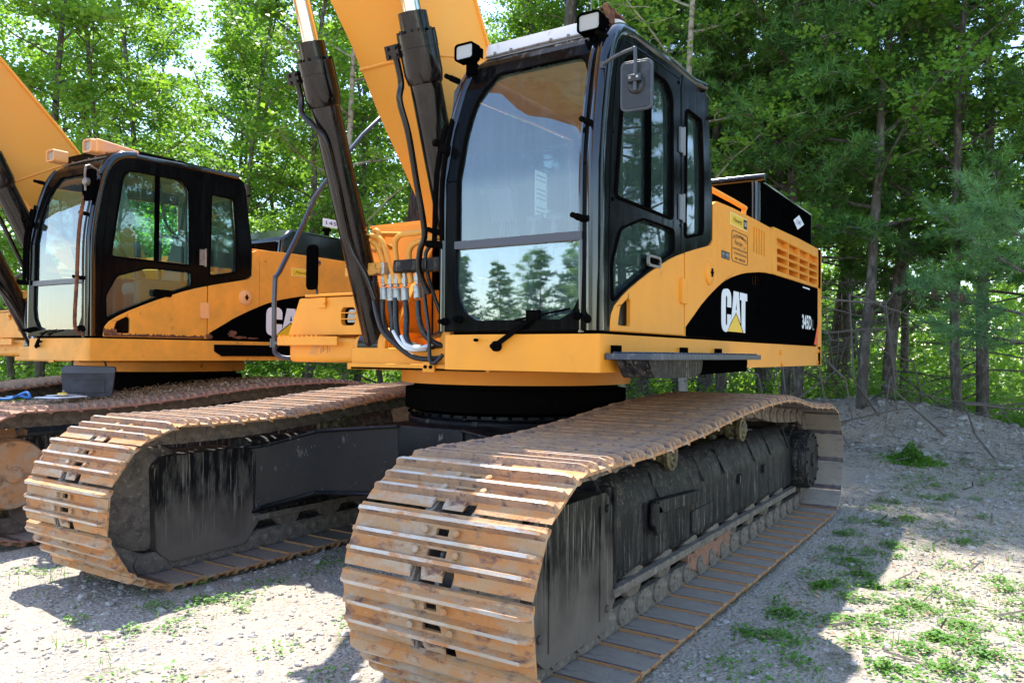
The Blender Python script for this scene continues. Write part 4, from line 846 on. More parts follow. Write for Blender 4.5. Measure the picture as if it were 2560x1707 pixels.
    for y in (.98, 1.10):
        m = MB(); m.tube([(1.36, y, 1.55), (1.40, y, 1.85), (1.36, y, 2.06)], .016, 8, smooth=2); m.lathe((1.36, y-.035, 2.07), (0, 1, 0), [(0, .018), (.08, .022), (.085, .012)], 10); m.build('travel_lever', 'dash', cs)
    m = MB(); m.obox((1.28, .72, 2.18), ((1, .2, -.3), (-.2, 1, 0), (.3, 0, 1)), (.02, .07, .09)); m.tube([(1.27, .72, 2.12), (1.25, .70, 2.0)], .015, 8); m.build('monitor', 'dash', cs, bevel=.01)
    m = MB(); m.tube([(.70, 1.31, 1.98), (.70, 1.31, 2.34), (.73, 1.31, 2.37), (.90, 1.31, 2.37), (.92, 1.31, 2.35), (.92, 1.31, 1.98)], .014, 8, smooth=2); m.build('armrest_hoop', 'dash', cs)
    m = MB(); m.box(.10, .34, .70, 1.3, 2.05, 2.40) if not one else m.box(.14, .3, .66, 1.4, 1.5, 1.84); m.build('rear_shelf', 'greyp', cs, bevel=.02)
    m = MB(); m.tube([(.98, 1.36, 2.86), (.95, 1.38, 2.6), (.90, 1.38, 2.45), (.78, 1.37, 2.38), (.74, 1.36, 2.5), (.72, 1.36, 2.7)], .012, 8, smooth=4); m.build('cable', 'rubber', cs)
    if one:
        m = MB(); m.plate(XZ(.60), [(.74, 2.22), (.60, 2.22), (.60, 2.50), (.74, 2.50)], (), 0, .003); stc = m.build('window_notice', 'paper', cs, smooth=0)
        m = MB(); [m.plate(XZ(.604), [(.725, 2.24+k*.028), (.615, 2.24+k*.028), (.615, 2.25+k*.028), (.725, 2.25+k*.028)], (), 0, .001) for k in (0, 1, 3, 4, 5, 7, 8)]; m.build('notice_lines', 'greyp', stc, smooth=0)
        m = MB(); m.plate(XZ(YF-.024), [(1.30, 2.66), (1.14, 2.67), (1.14, 2.615), (1.30, 2.60)], (), 0, .002); ws = m.build('warning_sticker', 'logoyellow', cs, smooth=0)
        m = MB(); m.plate(XZ(YF-.0215), [(1.255, 2.613), (1.20, 2.615), (1.228, 2.652)], [[(1.244, 2.619), (1.211, 2.620), (1.228, 2.643)]], 0, .001); m.plate(XZ(YF-.0215), [(1.19, 2.642), (1.15, 2.644), (1.15, 2.650), (1.19, 2.648)], (), 0, .001); m.build('warning_symbol', 'blackink', ws, smooth=0)
        m = MB(); m.plate(XZ(1.28), [(.93, 2.19), (.83, 2.19), (.83, 2.26), (.93, 2.26)], (), 0, .003); m.build('gauge_sticker', 'greeng', cs, smooth=0)
        # window wiper, parked low
        m = MB(); m.lathe((1.648, .945, 1.405), (1, 0, 0), [(-.01, .026), (.02, .026), (.03, .014), (.05, .012)], 14); m.obox((1.672, 1.035, 1.462), ((0, .85, .53), (1, 0, 0), (0, -.53, .85)), (.115, .007, .011)); m.tube([(1.67, 1.12, 1.52), (1.665, 1.155, 1.54)], .006, 6)
        m.tube([(1.668, 1.06, 1.530), (1.668, 1.155, 1.545), (1.668, 1.36, 1.578)], .006, 6); m.obox((1.655, 1.155, 1.555), ((0, 1, 0), (1, 0, 0), (0, 0, 1)), (.035, .012, .022)); m.build('wiper', 'pit', cs)
        # mirror on its bent arm
        m = MB(); m.plate(lambda a, b, t: (1.60+t+(a-1.68)*-.10, a, b), rr(1.585, 1.733, 2.462, 2.688, .026), (), -.004, .012)
        mr = m.build('side_mirror', 'mirr', cs, bevel=.006)
        m = MB(); m.plate(lambda a, b, t: (1.60+t+(a-1.68)*-.10, a, b), rr(1.595, 1.723, 2.472, 2.678, .02), (), .012, .016); m.build('mirror_back', 'mirrb', mr, bevel=.002)
        m = MB(); m.tube([(1.58, 1.47, 2.71), (1.62, 1.54, 2.715), (1.64, 1.60, 2.722), (1.645, 1.655, 2.728), (1.645, 1.667, 2.72), (1.645, 1.667, 2.58), (1.645, 1.667, 2.54)], .0085, 10, smooth=3); m.cyl((1.58, 1.475, 2.695), (1.58, 1.475, 2.725), .012); m.build('mirror_arm', 'mirr', mr)
        m = MB(); m.lathe((1.612, 1.660, 2.572), (1, 0, 0), [(0, .042), (.012, .038), (.02, .03)], 24); m.obox((1.645, 1.665, 2.595), ((0, 1, 0), (0, 0, 1), (1, 0, 0)), (.033, .016, .012)); m.build('mirror_clamp', 'mirrb', mr, bevel=.003)
        m = MB(); [m.lathe((1.657, y, 2.597), (1, 0, 0), [(0, .007), (.003, .006)], 8) for y in (1.647, 1.683)]; m.build('screw', 'zinc', mr)
        work_light(cs, 1.60, .692, 2.925, .104, .072); work_light(cs, 1.545, 1.385, 2.945, .108, .078)
        m = MB(); m.box(1.40, 1.50, 1.435, 1.45, 2.96, 3.04); m.box(1.28, 1.47, 1.40, 1.45, 3.03, 3.042); m.build('light_bracket', 'rustpatch', cs, bevel=.003)
        m = MB(); m.tube([(1.44, 1.34, 2.97), (1.44, 1.34, 3.6)], .003, 5); m.build('antenna', 'steel', cs)
    else:
        m = MB(); m.plate(lambda a, b, t: (1.575+t*.2, a, b), rr(1.435, 1.595, 2.53, 2.77, .03), (), .40, .52); mr = m.build('side_mirror', 'blackflat', cs, bevel=.01)
        m = MB(); m.tube([(1.56, 1.46, 2.75), (1.60, 1.50, 2.78), (1.70, 1.52, 2.79), (1.70, 1.52, 2.60)], .009, 8, smooth=3); m.lathe((1.68, 1.52, 2.67), (1, 0, 0), [(-.02, .03), (.03, .03), (.04, .015)], 12); m.build('mirror_arm', 'steel', mr)
        m = MB(); m.tube([(1.58, 1.44, 2.74), (1.66, 1.45, 2.6), (1.70, 1.44, 2.3), (1.70, 1.42, 1.9), (1.70, 1.40, 1.62), (1.69, 1.41, 1.52), (1.65, 1.44, 1.49)], .014, 10, smooth=4); m.build('grab_rail', 'rustpatch', cs)
        m = MB(); m.lathe((1.648, .78, 1.40), (1, 0, 0), [(-.01, .012), (.03, .010)], 10); m.tube([(1.67, .78, 1.405), (1.675, .86, 1.48), (1.675, .95, 1.52)], .007, 6); m.obox((1.67, .80, 1.42), ((0, .6, .8), (1, 0, 0), (0, -.8, .6)), (.04, .008, .014)); m.tube([(1.675, .85, 1.50), (1.675, 1.1, 1.53)], .006, 6); m.build('wiper', 'pit', cs)
        work_light(cs, 1.60, .84, 2.975, .10, .075, 'peach', hood=True)
        o = work_light(cs, 1.60, 1.385, 2.985, .10, .08, 'peach', hood=True)
        m = MB(); vs = [(1.585, 1.315, 2.935), (1.585, 1.46, 2.935), (1.585, 1.46, 3.045), (1.585, 1.315, 3.045), (1.22, 1.40, 2.985), (1.22, 1.46, 2.985), (1.22, 1.46, 3.02), (1.22, 1.40, 3.02)]
        m.mesh(vs, [(0, 1, 2, 3), (4, 7, 6, 5), (0, 4, 5, 1), (1, 5, 6, 2), (2, 6, 7, 3), (3, 7, 4, 0)]); m.build('light_housing', 'peach', o, bevel=.012)
        m = MB(); m.plate(XZ(YF-.025), [(1.45, 2.83), (1.30, 2.36), (1.44, 2.42)][:0] or [(1.36, 2.80), (1.22, 2.42), (1.45, 2.30)], (), -.05, -.046); m.build('sun_visor', 'greyp', cs)
MT['bagl'] = mat('grey_blue_nylon', (.07, .08, .11), .6, bump=.3, bscale=25)
MT['greyblack'] = mat('worn_black_rail', (.06, .06, .075), .4)

m1 = tag(empty('excavator'), 'nearest yellow crawler excavator with a black glossy cab, numbered 345D on its rear side door', 'excavator', 'yellow excavators parked side by side')
excavator(m1, True)
m2 = tag(empty('excavator', (-.1018, -4.5033, 0), .0182), 'worn yellow crawler excavator at left with orange cab lamps and rust along the door bottom', 'excavator', 'yellow excavators parked side by side')
excavator(m2, False)
#NEXT
# ------------------------------------------------------------------ ground
def hgt(x, y):
    x = np.asarray(x, float); y = np.asarray(y, float)
    h = .018*np.sin(1.7*x+.6*y+1)*np.cos(1.3*y-.4*x)+.010*np.sin(4.1*x+2.2)*np.sin(3.7*y+.5*x)+.006*np.sin(9.3*x+1.1*y)*np.cos(8.1*y+2*x)
    h = h-.012
    h += .50*np.exp(-(((x+9.2)/2.0)**2+((y-1.2)/2.2)**2))*(1+.10*np.sin(3.1*x+y)*np.sin(2.7*y-.6*x)+.06*np.sin(7.3*x)*np.sin(6.1*y+1))
    h += .40*np.exp(-(((x+8.2)/1.0)**2))*(1/(1+np.exp((y-3.2)*2)))*(1/(1+np.exp((-6-y)*1.2)))*.8
    h += .30*np.exp(-(((y+9.5)/1.2)**2+(x/9)**2))
    r = np.hypot(x-1, y-1); h += .25*np.clip((r-14)/20, 0, 1)
    return h
def axis(lo, hi, st, far):
    a = list(np.arange(lo, hi+1e-6, st)); k = st; v = hi; R_ = []
    while v < far: k *= 1.35; v += k; R_.append(v)
    k = st; v = lo; L_ = []
    while v > -far: k *= 1.35; v -= k; L_.append(v)
    return np.array(L_[::-1]+a+R_)
ax = axis(-11, 7, .07, 320); ay = axis(-8, 7.5, .07, 320)
GX, GY = np.meshgrid(ax, ay, indexing='ij'); GZ = hgt(GX, GY)
rg = np.random.default_rng(3); inner = (GX > -12) & (GX < 8) & (GY > -9) & (GY < 8); GZ = GZ+rg.normal(0, .0035, GZ.shape)*inner
def gridmesh(name, X, Y, Z, m):
    nx, ny = X.shape; me = bpy.data.meshes.new(name); me.vertices.add(nx*ny)
    me.vertices.foreach_set('co', np.stack([X, Y, Z], -1).reshape(-1).astype(np.float32))
    i = np.arange(nx*ny).reshape(nx, ny); q = np.stack([i[:-1, :-1], i[1:, :-1], i[1:, 1:], i[:-1, 1:]], -1).reshape(-1, 4)
    me.loops.add(q.size); me.loops.foreach_set('vertex_index', q.reshape(-1).astype(np.int32))
    me.polygons.add(len(q)); me.polygons.foreach_set('loop_start', np.arange(0, q.size, 4).astype(np.int32))
    me.update(calc_edges=True); me.polygons.foreach_set('use_smooth', np.ones(len(q), bool)); me.materials.append(m)
    o = bpy.data.objects.new(name, me); COL.objects.link(o); return o
gm = mat('gravel_ground', (.42, .34, .26), .95, noise=[((.30, .26, .215), 1.1, .52, .10, O), ((.43, .385, .33), 55, .55, .06, O), ((.15, .125, .10), 90, .60, .05, O), ((.48, .44, .40), 140, .62, .04, O), ((.13, .12, .07), 2.2, .66, .05, O)], bump=1., bscale=120)
# extra pebble relief
n_ = gm.node_tree.nodes; L_ = gm.node_tree.links
vo = n_.new('ShaderNodeTexVoronoi'); vo.inputs['Scale'].default_value = 45; tc_ = n_.new('ShaderNodeTexCoord'); L_.new(tc_.outputs['Object'], vo.inputs[0])
b2 = n_.new('ShaderNodeBump'); b2.invert = True; b2.inputs['Strength'].default_value = .9; b2.inputs['Distance'].default_value = .015; L_.new(vo.outputs[0], b2.inputs['Height'])
bs_ = n_['Principled BSDF']; old = bs_.inputs['Normal'].links[0].from_socket; L_.new(old, b2.inputs['Normal']); L_.new(b2.outputs[0], bs_.inputs['Normal'])
tag(gridmesh('ground', GX, GY, GZ, gm), kind='structure')

def raw(name, co, faces_n, mats, mi=None, smooth=False, parent=None):
    """co (N,3) listed polygon by polygon, faces_n vertices each"""
    N = len(co); me = bpy.data.meshes.new(name); me.vertices.add(N); me.vertices.foreach_set('co', co.astype(np.float32).reshape(-1))
    me.loops.add(N); me.loops.foreach_set('vertex_index', np.arange(N, dtype=np.int32)); nf = N//faces_n
    me.polygons.add(nf); me.polygons.foreach_set('loop_start', (np.arange(nf)*faces_n).astype(np.int32)); me.update(calc_edges=True)
    for m in (mats if isinstance(mats, list) else [mats]): me.materials.append(MT[m])
    if mi is not None: me.polygons.foreach_set('material_index', mi.astype(np.int32))
    o = bpy.data.objects.new(name, me); COL.objects.link(o); o.parent = parent; return o
LEAF = np.array([(0, -1), (.42, -.55), (.85, -.15), (.38, .35), (0, 1.0), (-.38, .35), (-.85, -.15), (-.42, -.55)])*[.55, .6]
OVAL = np.array([(0, -1), (.42, -.3), (.36, .4), (0, 1.0), (-.36, .4), (-.42, -.3)])*[.8, .6]
def leaves(c, size, rng, up=.6, shape=LEAF, droop=.25):
    n = len(c); nr = rng.normal(0, 1, (n, 3)); nr /= np.linalg.norm(nr, axis=1)[:, None]; nr = nr*(1-up)+np.array([0, 0, up]); nr /= np.linalg.norm(nr, axis=1)[:, None]
    d = rng.normal(0, 1, (n, 3)); d[:, 2] -= droop*2; d -= nr*(d*nr).sum(1)[:, None]; d /= np.linalg.norm(d, axis=1)[:, None]; e = np.cross(nr, d)
    s = (size*rng.uniform(.6, 1.25, n))[:, None, None]
    co = c[:, None, :] + s*(e[:, None, :]*shape[None, :, 0, None]+d[:, None, :]*shape[None, :, 1, None]+nr[:, None, :]*(np.abs(shape[None, :, 0, None])*.35))
    return co.reshape(-1, 3)
# ---- stones
rs = np.random.default_rng(11); ico = []
ph = (1+5**.5)/2; V = np.array([(-1, ph, 0), (1, ph, 0), (-1, -ph, 0), (1, -ph, 0), (0, -1, ph), (0, 1, ph), (0, -1, -ph), (0, 1, -ph), (ph, 0, -1), (ph, 0, 1), (-ph, 0, -1), (-ph, 0, 1)])/1.9
Fi = np.array([(0, 11, 5), (0, 5, 1), (0, 1, 7), (0, 7, 10), (0, 10, 11), (1, 5, 9), (5, 11, 4), (11, 10, 2), (10, 7, 6), (7, 1, 8), (3, 9, 4), (3, 4, 2), (3, 2, 6), (3, 6, 8), (3, 8, 9), (4, 9, 5), (2, 4, 11), (6, 2, 10), (8, 6, 7), (9, 8, 1)])
def stones(n, xr, yr, s0, s1):
    x = rs.uniform(*xr, n); y = rs.uniform(*yr, n); s = s0+(s1-s0)*rs.random(n)**3
    sc = np.stack([s*rs.uniform(.7, 1.4, n), s*rs.uniform(.7, 1.4, n), s*rs.uniform(.45, .8, n)], -1)
    a = rs.uniform(0, 6.28, n); v = V[None]*(1+rs.normal(0, .13, (n, 12, 1)))*sc[:, None, :]
    vx = v[..., 0]*np.cos(a)[:, None]-v[..., 1]*np.sin(a)[:, None]; vy = v[..., 0]*np.sin(a)[:, None]+v[..., 1]*np.cos(a)[:, None]
    z = hgt(x, y)+s*.15
    v = np.stack([vx+x[:, None], vy+y[:, None], v[..., 2]+z[:, None]], -1)
    return v[:, Fi].reshape(-1, 3)
parts = [stones(9000, (-2.5, 4.2), (1.7, 4.6), .004, .016), stones(7000, (.5, 4.2), (-2.6, 1.7), .004, .016), stones(5000, (-8, -2), (1.6, 5.5), .006, .026), stones(3500, (-11, -6.5), (-1.5, 4), .01, .045), stones(420, (-5, 4), (1.8, 5), .012, .032), stones(260, (1, 4), (-2.6, 1.5), .012, .03), stones(200, (-11, -6.5), (-1.5, 4), .03, .09)]
MT['stone'] = leafmat('pebble', (.18, .155, .14), (.54, .50, .46), 0., .8, .3)
n_ = MT['stone'].node_tree.nodes
co = np.concatenate(parts); tag(raw('gravel', co, 3, 'stone'), kind='stuff')
# ---- weeds and grass on the gravel
rw = np.random.default_rng(21)
def clumps(cent, n, rad, size, hmax):
    out = []
    for (x, y), k in zip(cent, n):
        p = rw.normal(0, 1, (k, 2))*rad*rw.uniform(.5, 1.2); xy = p+np.array([x, y]); r = np.hypot(*p.T)/(rad*1.5)
        out.append(np.stack([xy[:, 0], xy[:, 1], hgt(xy[:, 0], xy[:, 1])+.006+rw.random(k)*hmax*np.clip(1.1-r, .15, 1)], -1))
    return np.concatenate(out)
spots = [(.35, 2.45), (.15, 2.55), (.5, 2.75), (.75, 2.7), (-.1, 2.6), (.2, 2.85), (.65, 2.95), (.9, 2.85), (-.35, 2.35), (.0, 2.3), (.45, 2.3), (.8, 2.45), (1.05, 2.6), (1.3, 2.75), (-.6, 2.25), (-.9, 2.15), (-1.2, 2.2), (-.5, 2.5), (-1.7, 2.0), (-2.2, 2.15), (-1.5, 2.3), (-2.9, 2.0), (-2.6, 2.3), (-.15, 2.1), (.5, 2.05), (.9, 2.1),
         (2.05, -.60), (2.15, -.65), (1.95, -.55), (1.7, -.68), (1.35, -.62), (1.15, -.70), (2.35, -.75), (2.45, -.45), (2.3, -.55), (.7, -.6), (.95, -.75), (2.9, -1.4), (2.7, -.9), (2.8, -1.9), (3.1, -1.0), (2.1, -.4)]
spots += [(rw.uniform(-7, 1.5), 1.95+rw.random()**1.5*3.5) for _ in range(420)]
spots += [(rw.uniform(-1, 1.6), rw.uniform(2.7, 3.6)) for _ in range(110)]
spots += [(rw.uniform(1.2, 3.6), rw.uniform(-2.6, .7)) for _ in range(35)]
num = [rw.integers(90, 220) if i < 26 else rw.integers(25, 70) if i < 42 else int(6+90*rw.random()**3.2) for i in range(len(spots))]
c = clumps(spots, num, .062, 0, .045)
co = leaves(c, .020, rw, .75, OVAL)
tag(raw('ground_weeds', co, 6, 'weed'), kind='stuff')
def blades(c, h, rng, wd=.0025):
    n = len(c); a = rng.uniform(0, 6.28, n); tl = rng.uniform(.1, .7, n); hh = h*rng.uniform(.4, 1.2, n)
    tip = c+np.stack([np.cos(a)*tl*hh, np.sin(a)*tl*hh, hh], -1); sd_ = np.stack([-np.sin(a), np.cos(a), 0*a], -1)*wd
    return np.stack([c-sd_, c+sd_, tip], 1).reshape(-1, 3)
gc = []
for _ in range(230):
    x, y = (rw.uniform(-6, 2.2), rw.uniform(2.0, 4.8)) if rw.random() < .8 else (rw.uniform(1.2, 3.6), rw.uniform(-2.6, .9)); k = rw.integers(2, 9)
    p = rw.normal(0, .05, (k, 2))+[x, y]; gc.append(np.stack([p[:, 0], p[:, 1], hgt(p[:, 0], p[:, 1])], -1))
tag(raw('grass', blades(np.concatenate(gc), .085, rw), 3, 'weed'), kind='stuff')
# ---- dry leaves and bits on the mound
p = np.stack([rw.uniform(-12, -5.5, 11000), rw.uniform(-2, 5.2, 11000)], -1); p = np.concatenate([p, np.stack([rw.uniform(-5.5, 1, 1200), rw.uniform(1.9, 4.5, 1200)], -1)])
tag(raw('leaf_litter', leaves(np.stack([p[:, 0], p[:, 1], hgt(p[:, 0], p[:, 1])+.012], -1), .032, rw, .7, OVAL), 6, 'deadleaf'), kind='stuff')

tw = []
for k in range(520):
    x, y = (rw.uniform(-12, -6), rw.uniform(-2, 5)) if k < 440 else (rw.uniform(-5, 2), rw.uniform(1.9, 4)); a = rw.uniform(0, 3.14); L = rw.uniform(.06, .45)*(1 if k < 440 else .4); r = rw.uniform(.003, .008)
    c = np.array([x, y, float(hgt(x, y))+.012]); d = np.array([cos(a)*L, sin(a)*L, rw.uniform(-.02, .08)]); e = np.array([-sin(a), cos(a), 0])*r; u = np.array([0, 0, r*1.4])
    for q0, q1 in ((e, u), (u, -e)): tw += [c+q0, c+d+q0, c+d+q1, c+q1]
tag(raw('fallen_twigs', np.array(tw), 4, 'twig'), kind='stuff')
# ------------------------------------------------------------------ trees
def curve(p, d, L, bend, rng, n=7):
    P = [np.array(p, float)]; d = np.array(d, float)/np.linalg.norm(d)
    for i in range(n): d = d+rng.normal(0, bend, 3); d /= np.linalg.norm(d); P.append(P[-1]+d*L/n)
    return P
def broadleaf(seed, H, low, R, nl, bark='bark', lean=.0, leafn=60, lsize=.078, leafm='leaf'):
    rng = np.random.default_rng(seed); mb = MB(); tr = curve((0, 0, -.1), (lean, rng.normal(0, .03), 1), H, .045, rng, 12)
    mb.tube(tr, .075*H/10, 9, taper=.012); C_ = []
    zs = np.array([q[2] for q in tr]); xs_ = np.array([q[0] for q in tr]); ysn = np.array([q[1] for q in tr])
    for k in range(nl):
        z = low+(H-low)*(k+.5*rng.random())/nl; p = np.array([np.interp(z, zs, xs_), np.interp(z, zs, ysn), z]); a = k*2.4+rng.uniform(-.4, .4)
        f = (z-low)/(H-low); rad = R*(1-.75*f**1.6)*rng.uniform(.6, 1.15)
        br = curve(p, (cos(a), sin(a), .25+.7*f), rad, .16, rng, 6); mb.tube(br, .028*(1-.6*f), 5, taper=.006)
        for j in range(2, 7):
            q = br[j]
            for t_ in range(3 if j < 6 else 4):
                L = rng.uniform(.25, .6)*(1-.3*f); dd = rng.normal(0, 1, 3); dd[2] = abs(dd[2])*.3; tw = curve(q, dd, L, .15, rng, 3)
                if t_ < 2: mb.tube(tw, .007, 3, taper=.003)
                cc = tw[rng.integers(1, 4)]; C_.append(cc+rng.normal(0, 1, (int(leafn*rng.uniform(.5, 1.2)), 3))*[.15, .15, .06])
    c = np.concatenate(C_); cr = leaves(c, lsize, rng, .55)
    t = mb.build('trunk', bark, None); tm = t.data; bpy.data.objects.remove(t)
    t = raw('crown', cr, 8, leafm); cm = t.data; bpy.data.objects.remove(t); return tm, cm
def pine(seed, H, low, R, nb, tpb=9, dead=14):
    rng = np.random.default_rng(seed); mb = MB(); tr = curve((0, 0, -.1), (.03, 0, 1), H, .035, rng, 12); mb.tube(tr, .105, 10, taper=.02)
    zs = np.array([q[2] for q in tr]); X_ = np.array([q[0] for q in tr]); Y_ = np.array([q[1] for q in tr]); T = []; DR = []
    for k in range(nb+dead):
        dd = k < dead
        z = rng.uniform(.5, low+.4) if dd else low+(H-low)*((k-dead)/nb); p = np.array([np.interp(z, zs, X_), np.interp(z, zs, Y_), z]); a = rng.uniform(0, 6.28)
        f = 0 if dd else (z-low)/(H-low); L = R*(1-.8*f)*rng.uniform(.65, 1.1)*(.55 if dd else 1)
        br = curve(p, (cos(a), sin(a), rng.uniform(-.25, .15) if dd else rng.uniform(-.05, .3)), L, .10, rng, 8); mb.tube(br, .018 if dd else .026, 5, taper=.004)
        for j in range(3, 9):
            for t_ in range(3 if dd else 4):
                d = rng.normal(0, 1, 3); d[2] = rng.uniform(-.5, .3) if dd else rng.uniform(-.1, .5); d = d/np.linalg.norm(d)+.7*(br[j]-br[j-1])/np.linalg.norm(br[j]-br[j-1])
                tw = curve(br[j], d, rng.uniform(.15, .55), .18, rng, 3); mb.tube(tw, .006, 3, taper=.002)
                if not dd:
                    for q in tw[1:]:
                        T.append(q); DR.append(tw[-1]-tw[0])
    T = np.array(T); DR = np.array(DR); DR /= np.linalg.norm(DR, axis=1)[:, None]; n = 17
    d = rng.normal(0, 1, (len(T), n, 3)); d /= np.linalg.norm(d, axis=2)[..., None]; d = d+DR[:, None]*.6+np.array([0, 0, .15]); d /= np.linalg.norm(d, axis=2)[..., None]
    s = np.cross(d, rng.normal(0, 1, d.shape)); s /= np.linalg.norm(s, axis=2)[..., None]; L = rng.uniform(.11, .19, d.shape[:2])[..., None]
    b = T[:, None]+d*.004; tri = np.stack([b-s*.0088, b+s*.0088, b+d*L], 2).reshape(-1, 3)
    t = mb.build('trunk', 'bark', None); tm = t.data; bpy.data.objects.remove(t)
    t = raw('crown', tri, 3, 'needle'); cm = t.data; bpy.data.objects.remove(t); return tm, cm
def polar(th, r):
    a = yaw-RAD(th); return 4.84+r*cos(a), 3.10+r*sin(a)
def tree(kind, name, x, y, rz, sc, label, cat, group=None, h=1.):
    tm, cm = kind; o = empty(name, (x, y, float(hgt(x, y))), rz); o.scale = (sc, sc, sc*h); tag(o, label, cat, group)
    t = bpy.data.objects.new('trunk', tm); COL.objects.link(t); t.parent = o
    if cm: c = bpy.data.objects.new('crown', cm); COL.objects.link(c); c.parent = o
    return o
BL = [broadleaf(1, 10, .7, 2.5, 30, leafn=34), broadleaf(2, 11, 1.0, 2.2, 32, leafn=34), broadleaf(3, 9.5, .5, 2.3, 28, leafn=34)]
BT = [broadleaf(4, 11, 2.3, 2.3, 34, leafn=32, leafm='leaf'), broadleaf(5, 12, 2.6, 2.4, 34, leafn=32, leafm='leafd')]
PALE = broadleaf(6, 11, 3.4, 1.9, 18, bark='palebark', leafn=26)
PN = [pine(7, 12, 2.2, 3.0, 84), pine(8, 11, 2.6, 2.9, 76)]
rt = random.Random(77)
TALL = broadleaf(9, 22, 8.5, 3.2, 30, leafn=44, leafm='leafd')
for th, r in ((1, 16.5), (5, 15.6), (9, 16.8), (13.5, 16.2), (18, 16.6), (22, 18)):
    x, y = polar(th, r); tree(TALL, 'leafy_tree', x, y, rt.uniform(0, 6), rt.uniform(.9, 1.05), 'very tall tree whose high crown reaches above the picture behind the nearest excavator', 'tree', 'very tall trees of the wood')
GL = 'leafy trees at the left edge of the wood'; LL = 'leafy tree with bright yellow-green foliage down to the ground, behind the worn left excavator'
for th, r, k in ((-37, 13.6, 0), (-31, 14.2, 1), (-25.5, 13.8, 2), (-20, 14.4, 0), (-14.5, 14.2, 1), (-9, 15.2, 2)):
    x, y = polar(th, r); tree(BL[k], 'leafy_tree', x, y, rt.uniform(0, 6), rt.uniform(.84, .98), LL, 'tree', GL)
GM = 'slender trees deeper in the wood'; LM = 'slender dark-stemmed leafy tree deeper in the wood behind the excavators'
for th0, th1, r0, n in ((-39, -5, 17.5, 8), (-4, 8, 17, 3), (-40, 38, 21, 14), (-40, 38, 26, 15), (-38, 38, 32, 14)):
    for k in range(n):
        th = th0+(th1-th0)*(k+.5+rt.uniform(-.3, .3))/n; r = r0+rt.uniform(-1.2, 1.2); x, y = polar(th, r)
        kd = rt.choice(BL+BT) if th < 0 or r0 > 19 else rt.choice(BT+PN)
        sc = rt.uniform(.8, 1.0) if th < -12 else rt.uniform(.95, 1.25); tree(kd, 'leafy_tree', x, y, rt.uniform(0, 6), sc, LM, 'tree', GM)
x, y = polar(-11.8, 13.2); tree(PALE, 'birch_tree', x, y, 1.0, .9, 'thin tree with a pale mottled trunk just left of the long black boom cylinder', 'tree')
x, y = polar(1.5, 14.5); tree(PALE, 'birch_tree', x, y, 3.0, 1.0, 'pale-barked tree rising just behind the cab roof work lamps of the nearest excavator', 'tree')
GP = 'tall pines at the right edge of the wood'; LP = 'tall dark green long-needled pine at the edge of the wood, right of the nearest excavator'
for th, r, k, rz in ((9.5, 15, 0, 0.5), (15, 14.6, 1, 2), (20, 13.6, 0, 3.3), (25.5, 14.6, 1, 4.4), (31, 14.2, 0, 5.5), (12, 17.5, 1, 1), (23, 17.5, 0, 2.2)):
    x, y = polar(th, r); tree(PN[k], 'pine_tree', x, y, rz, rt.uniform(.92, 1.05), LP, 'pine tree', GP)
GT = 'bare thin trunks among the pines'; LT = 'thin grey-barked trunk rising among the pines right of the nearest excavator'
for th, r in ((12.5, 13.2), (17.6, 13.0), (19.2, 13.8), (22.4, 14.2), (24, 12.9), (27.8, 14.8), (29.6, 13.6), (33.5, 12.4), (14, 15.5), (21, 15.8), (26.5, 16.4), (10.4, 14.0), (8.2, 14.6))[::2]:
    x, y = polar(th, r); tree(rt.choice(BT+[PALE]), 'leafy_tree', x, y, rt.uniform(0, 6), rt.uniform(.85, 1.05), LT, 'tree', GT)
# young pine with a low bough in front, cones hanging from it
def bough():
    rng = np.random.default_rng(31); mb = MB(); T = []; DR = []
    x0, y0 = polar(34.5, 9.6); base = np.array([x0, y0, float(hgt(x0, y0))]); root = tag(empty('pine_sapling', tuple(base)), 'young pine with a low blue-green needled bough at the right edge of the picture', 'pine tree')
    tr = curve((0, 0, -.1), (-.05, .1, 1), 3.4, .04, rng, 8); mb.tube(tr, .05, 8, taper=.015)
    tgt = np.array([*polar(28.5, 10.2), 2.2])-base
    for z, tg, L in ((1.75, tgt, 1.25), (2.05, tgt+[.2, .5, .35], 1.1), (1.45, tgt+[.3, .6, -.5], 1.0), (2.4, np.array([.5, -.4, 2.8]), .8), (2.7, np.array([-.5, -.6, 3.0]), .7), (1.9, np.array([.6, .8, 2.0]), .8)):
        d = tg-np.array([0, 0, z]); br = curve((0, 0, z), d, L*1.2, .06, rng, 7); mb.tube(br, .018, 6, taper=.004)
        for j in range(2, 8):
            for _ in range(5):
                dd = rng.normal(0, .6, 3); dd += d/np.linalg.norm(d); tw = curve(br[j], dd, rng.uniform(.15, .38), .1, rng, 3); mb.tube(tw, .005, 3, taper=.002)
                for q in tw[1:]: T.append(q); DR.append(dd/np.linalg.norm(dd))
    T = np.array(T); DR = np.array(DR); n = 30; d = rng.normal(0, .75, (len(T), n, 3))+DR[:, None]*.9; d /= np.linalg.norm(d, axis=2)[..., None]
    s = np.cross(d, rng.normal(0, 1, d.shape)); s /= np.linalg.norm(s, axis=2)[..., None]; L = rng.uniform(.08, .14, d.shape[:2])[..., None]; b = T[:, None]
    mb.build('trunk', 'bark', root); raw('crown', np.stack([b-s*.0035, b+s*.0035, b+d*L], 2).reshape(-1, 3), 3, 'needleb', parent=root)
    for q in (T[10], T[40], T[60]):
        m = MB(); m.lathe(tuple(q), (.1, 0, -1), [(0, .008), (.02, .022), (.05, .026), (.09, .018), (.11, .004)], 9); m.build('cone', 'cone', root)
MT['needleb'] = leafmat('blue_green_needle', (.035, .12, .045), (.17, .36, .12), .25, .4)
bough()
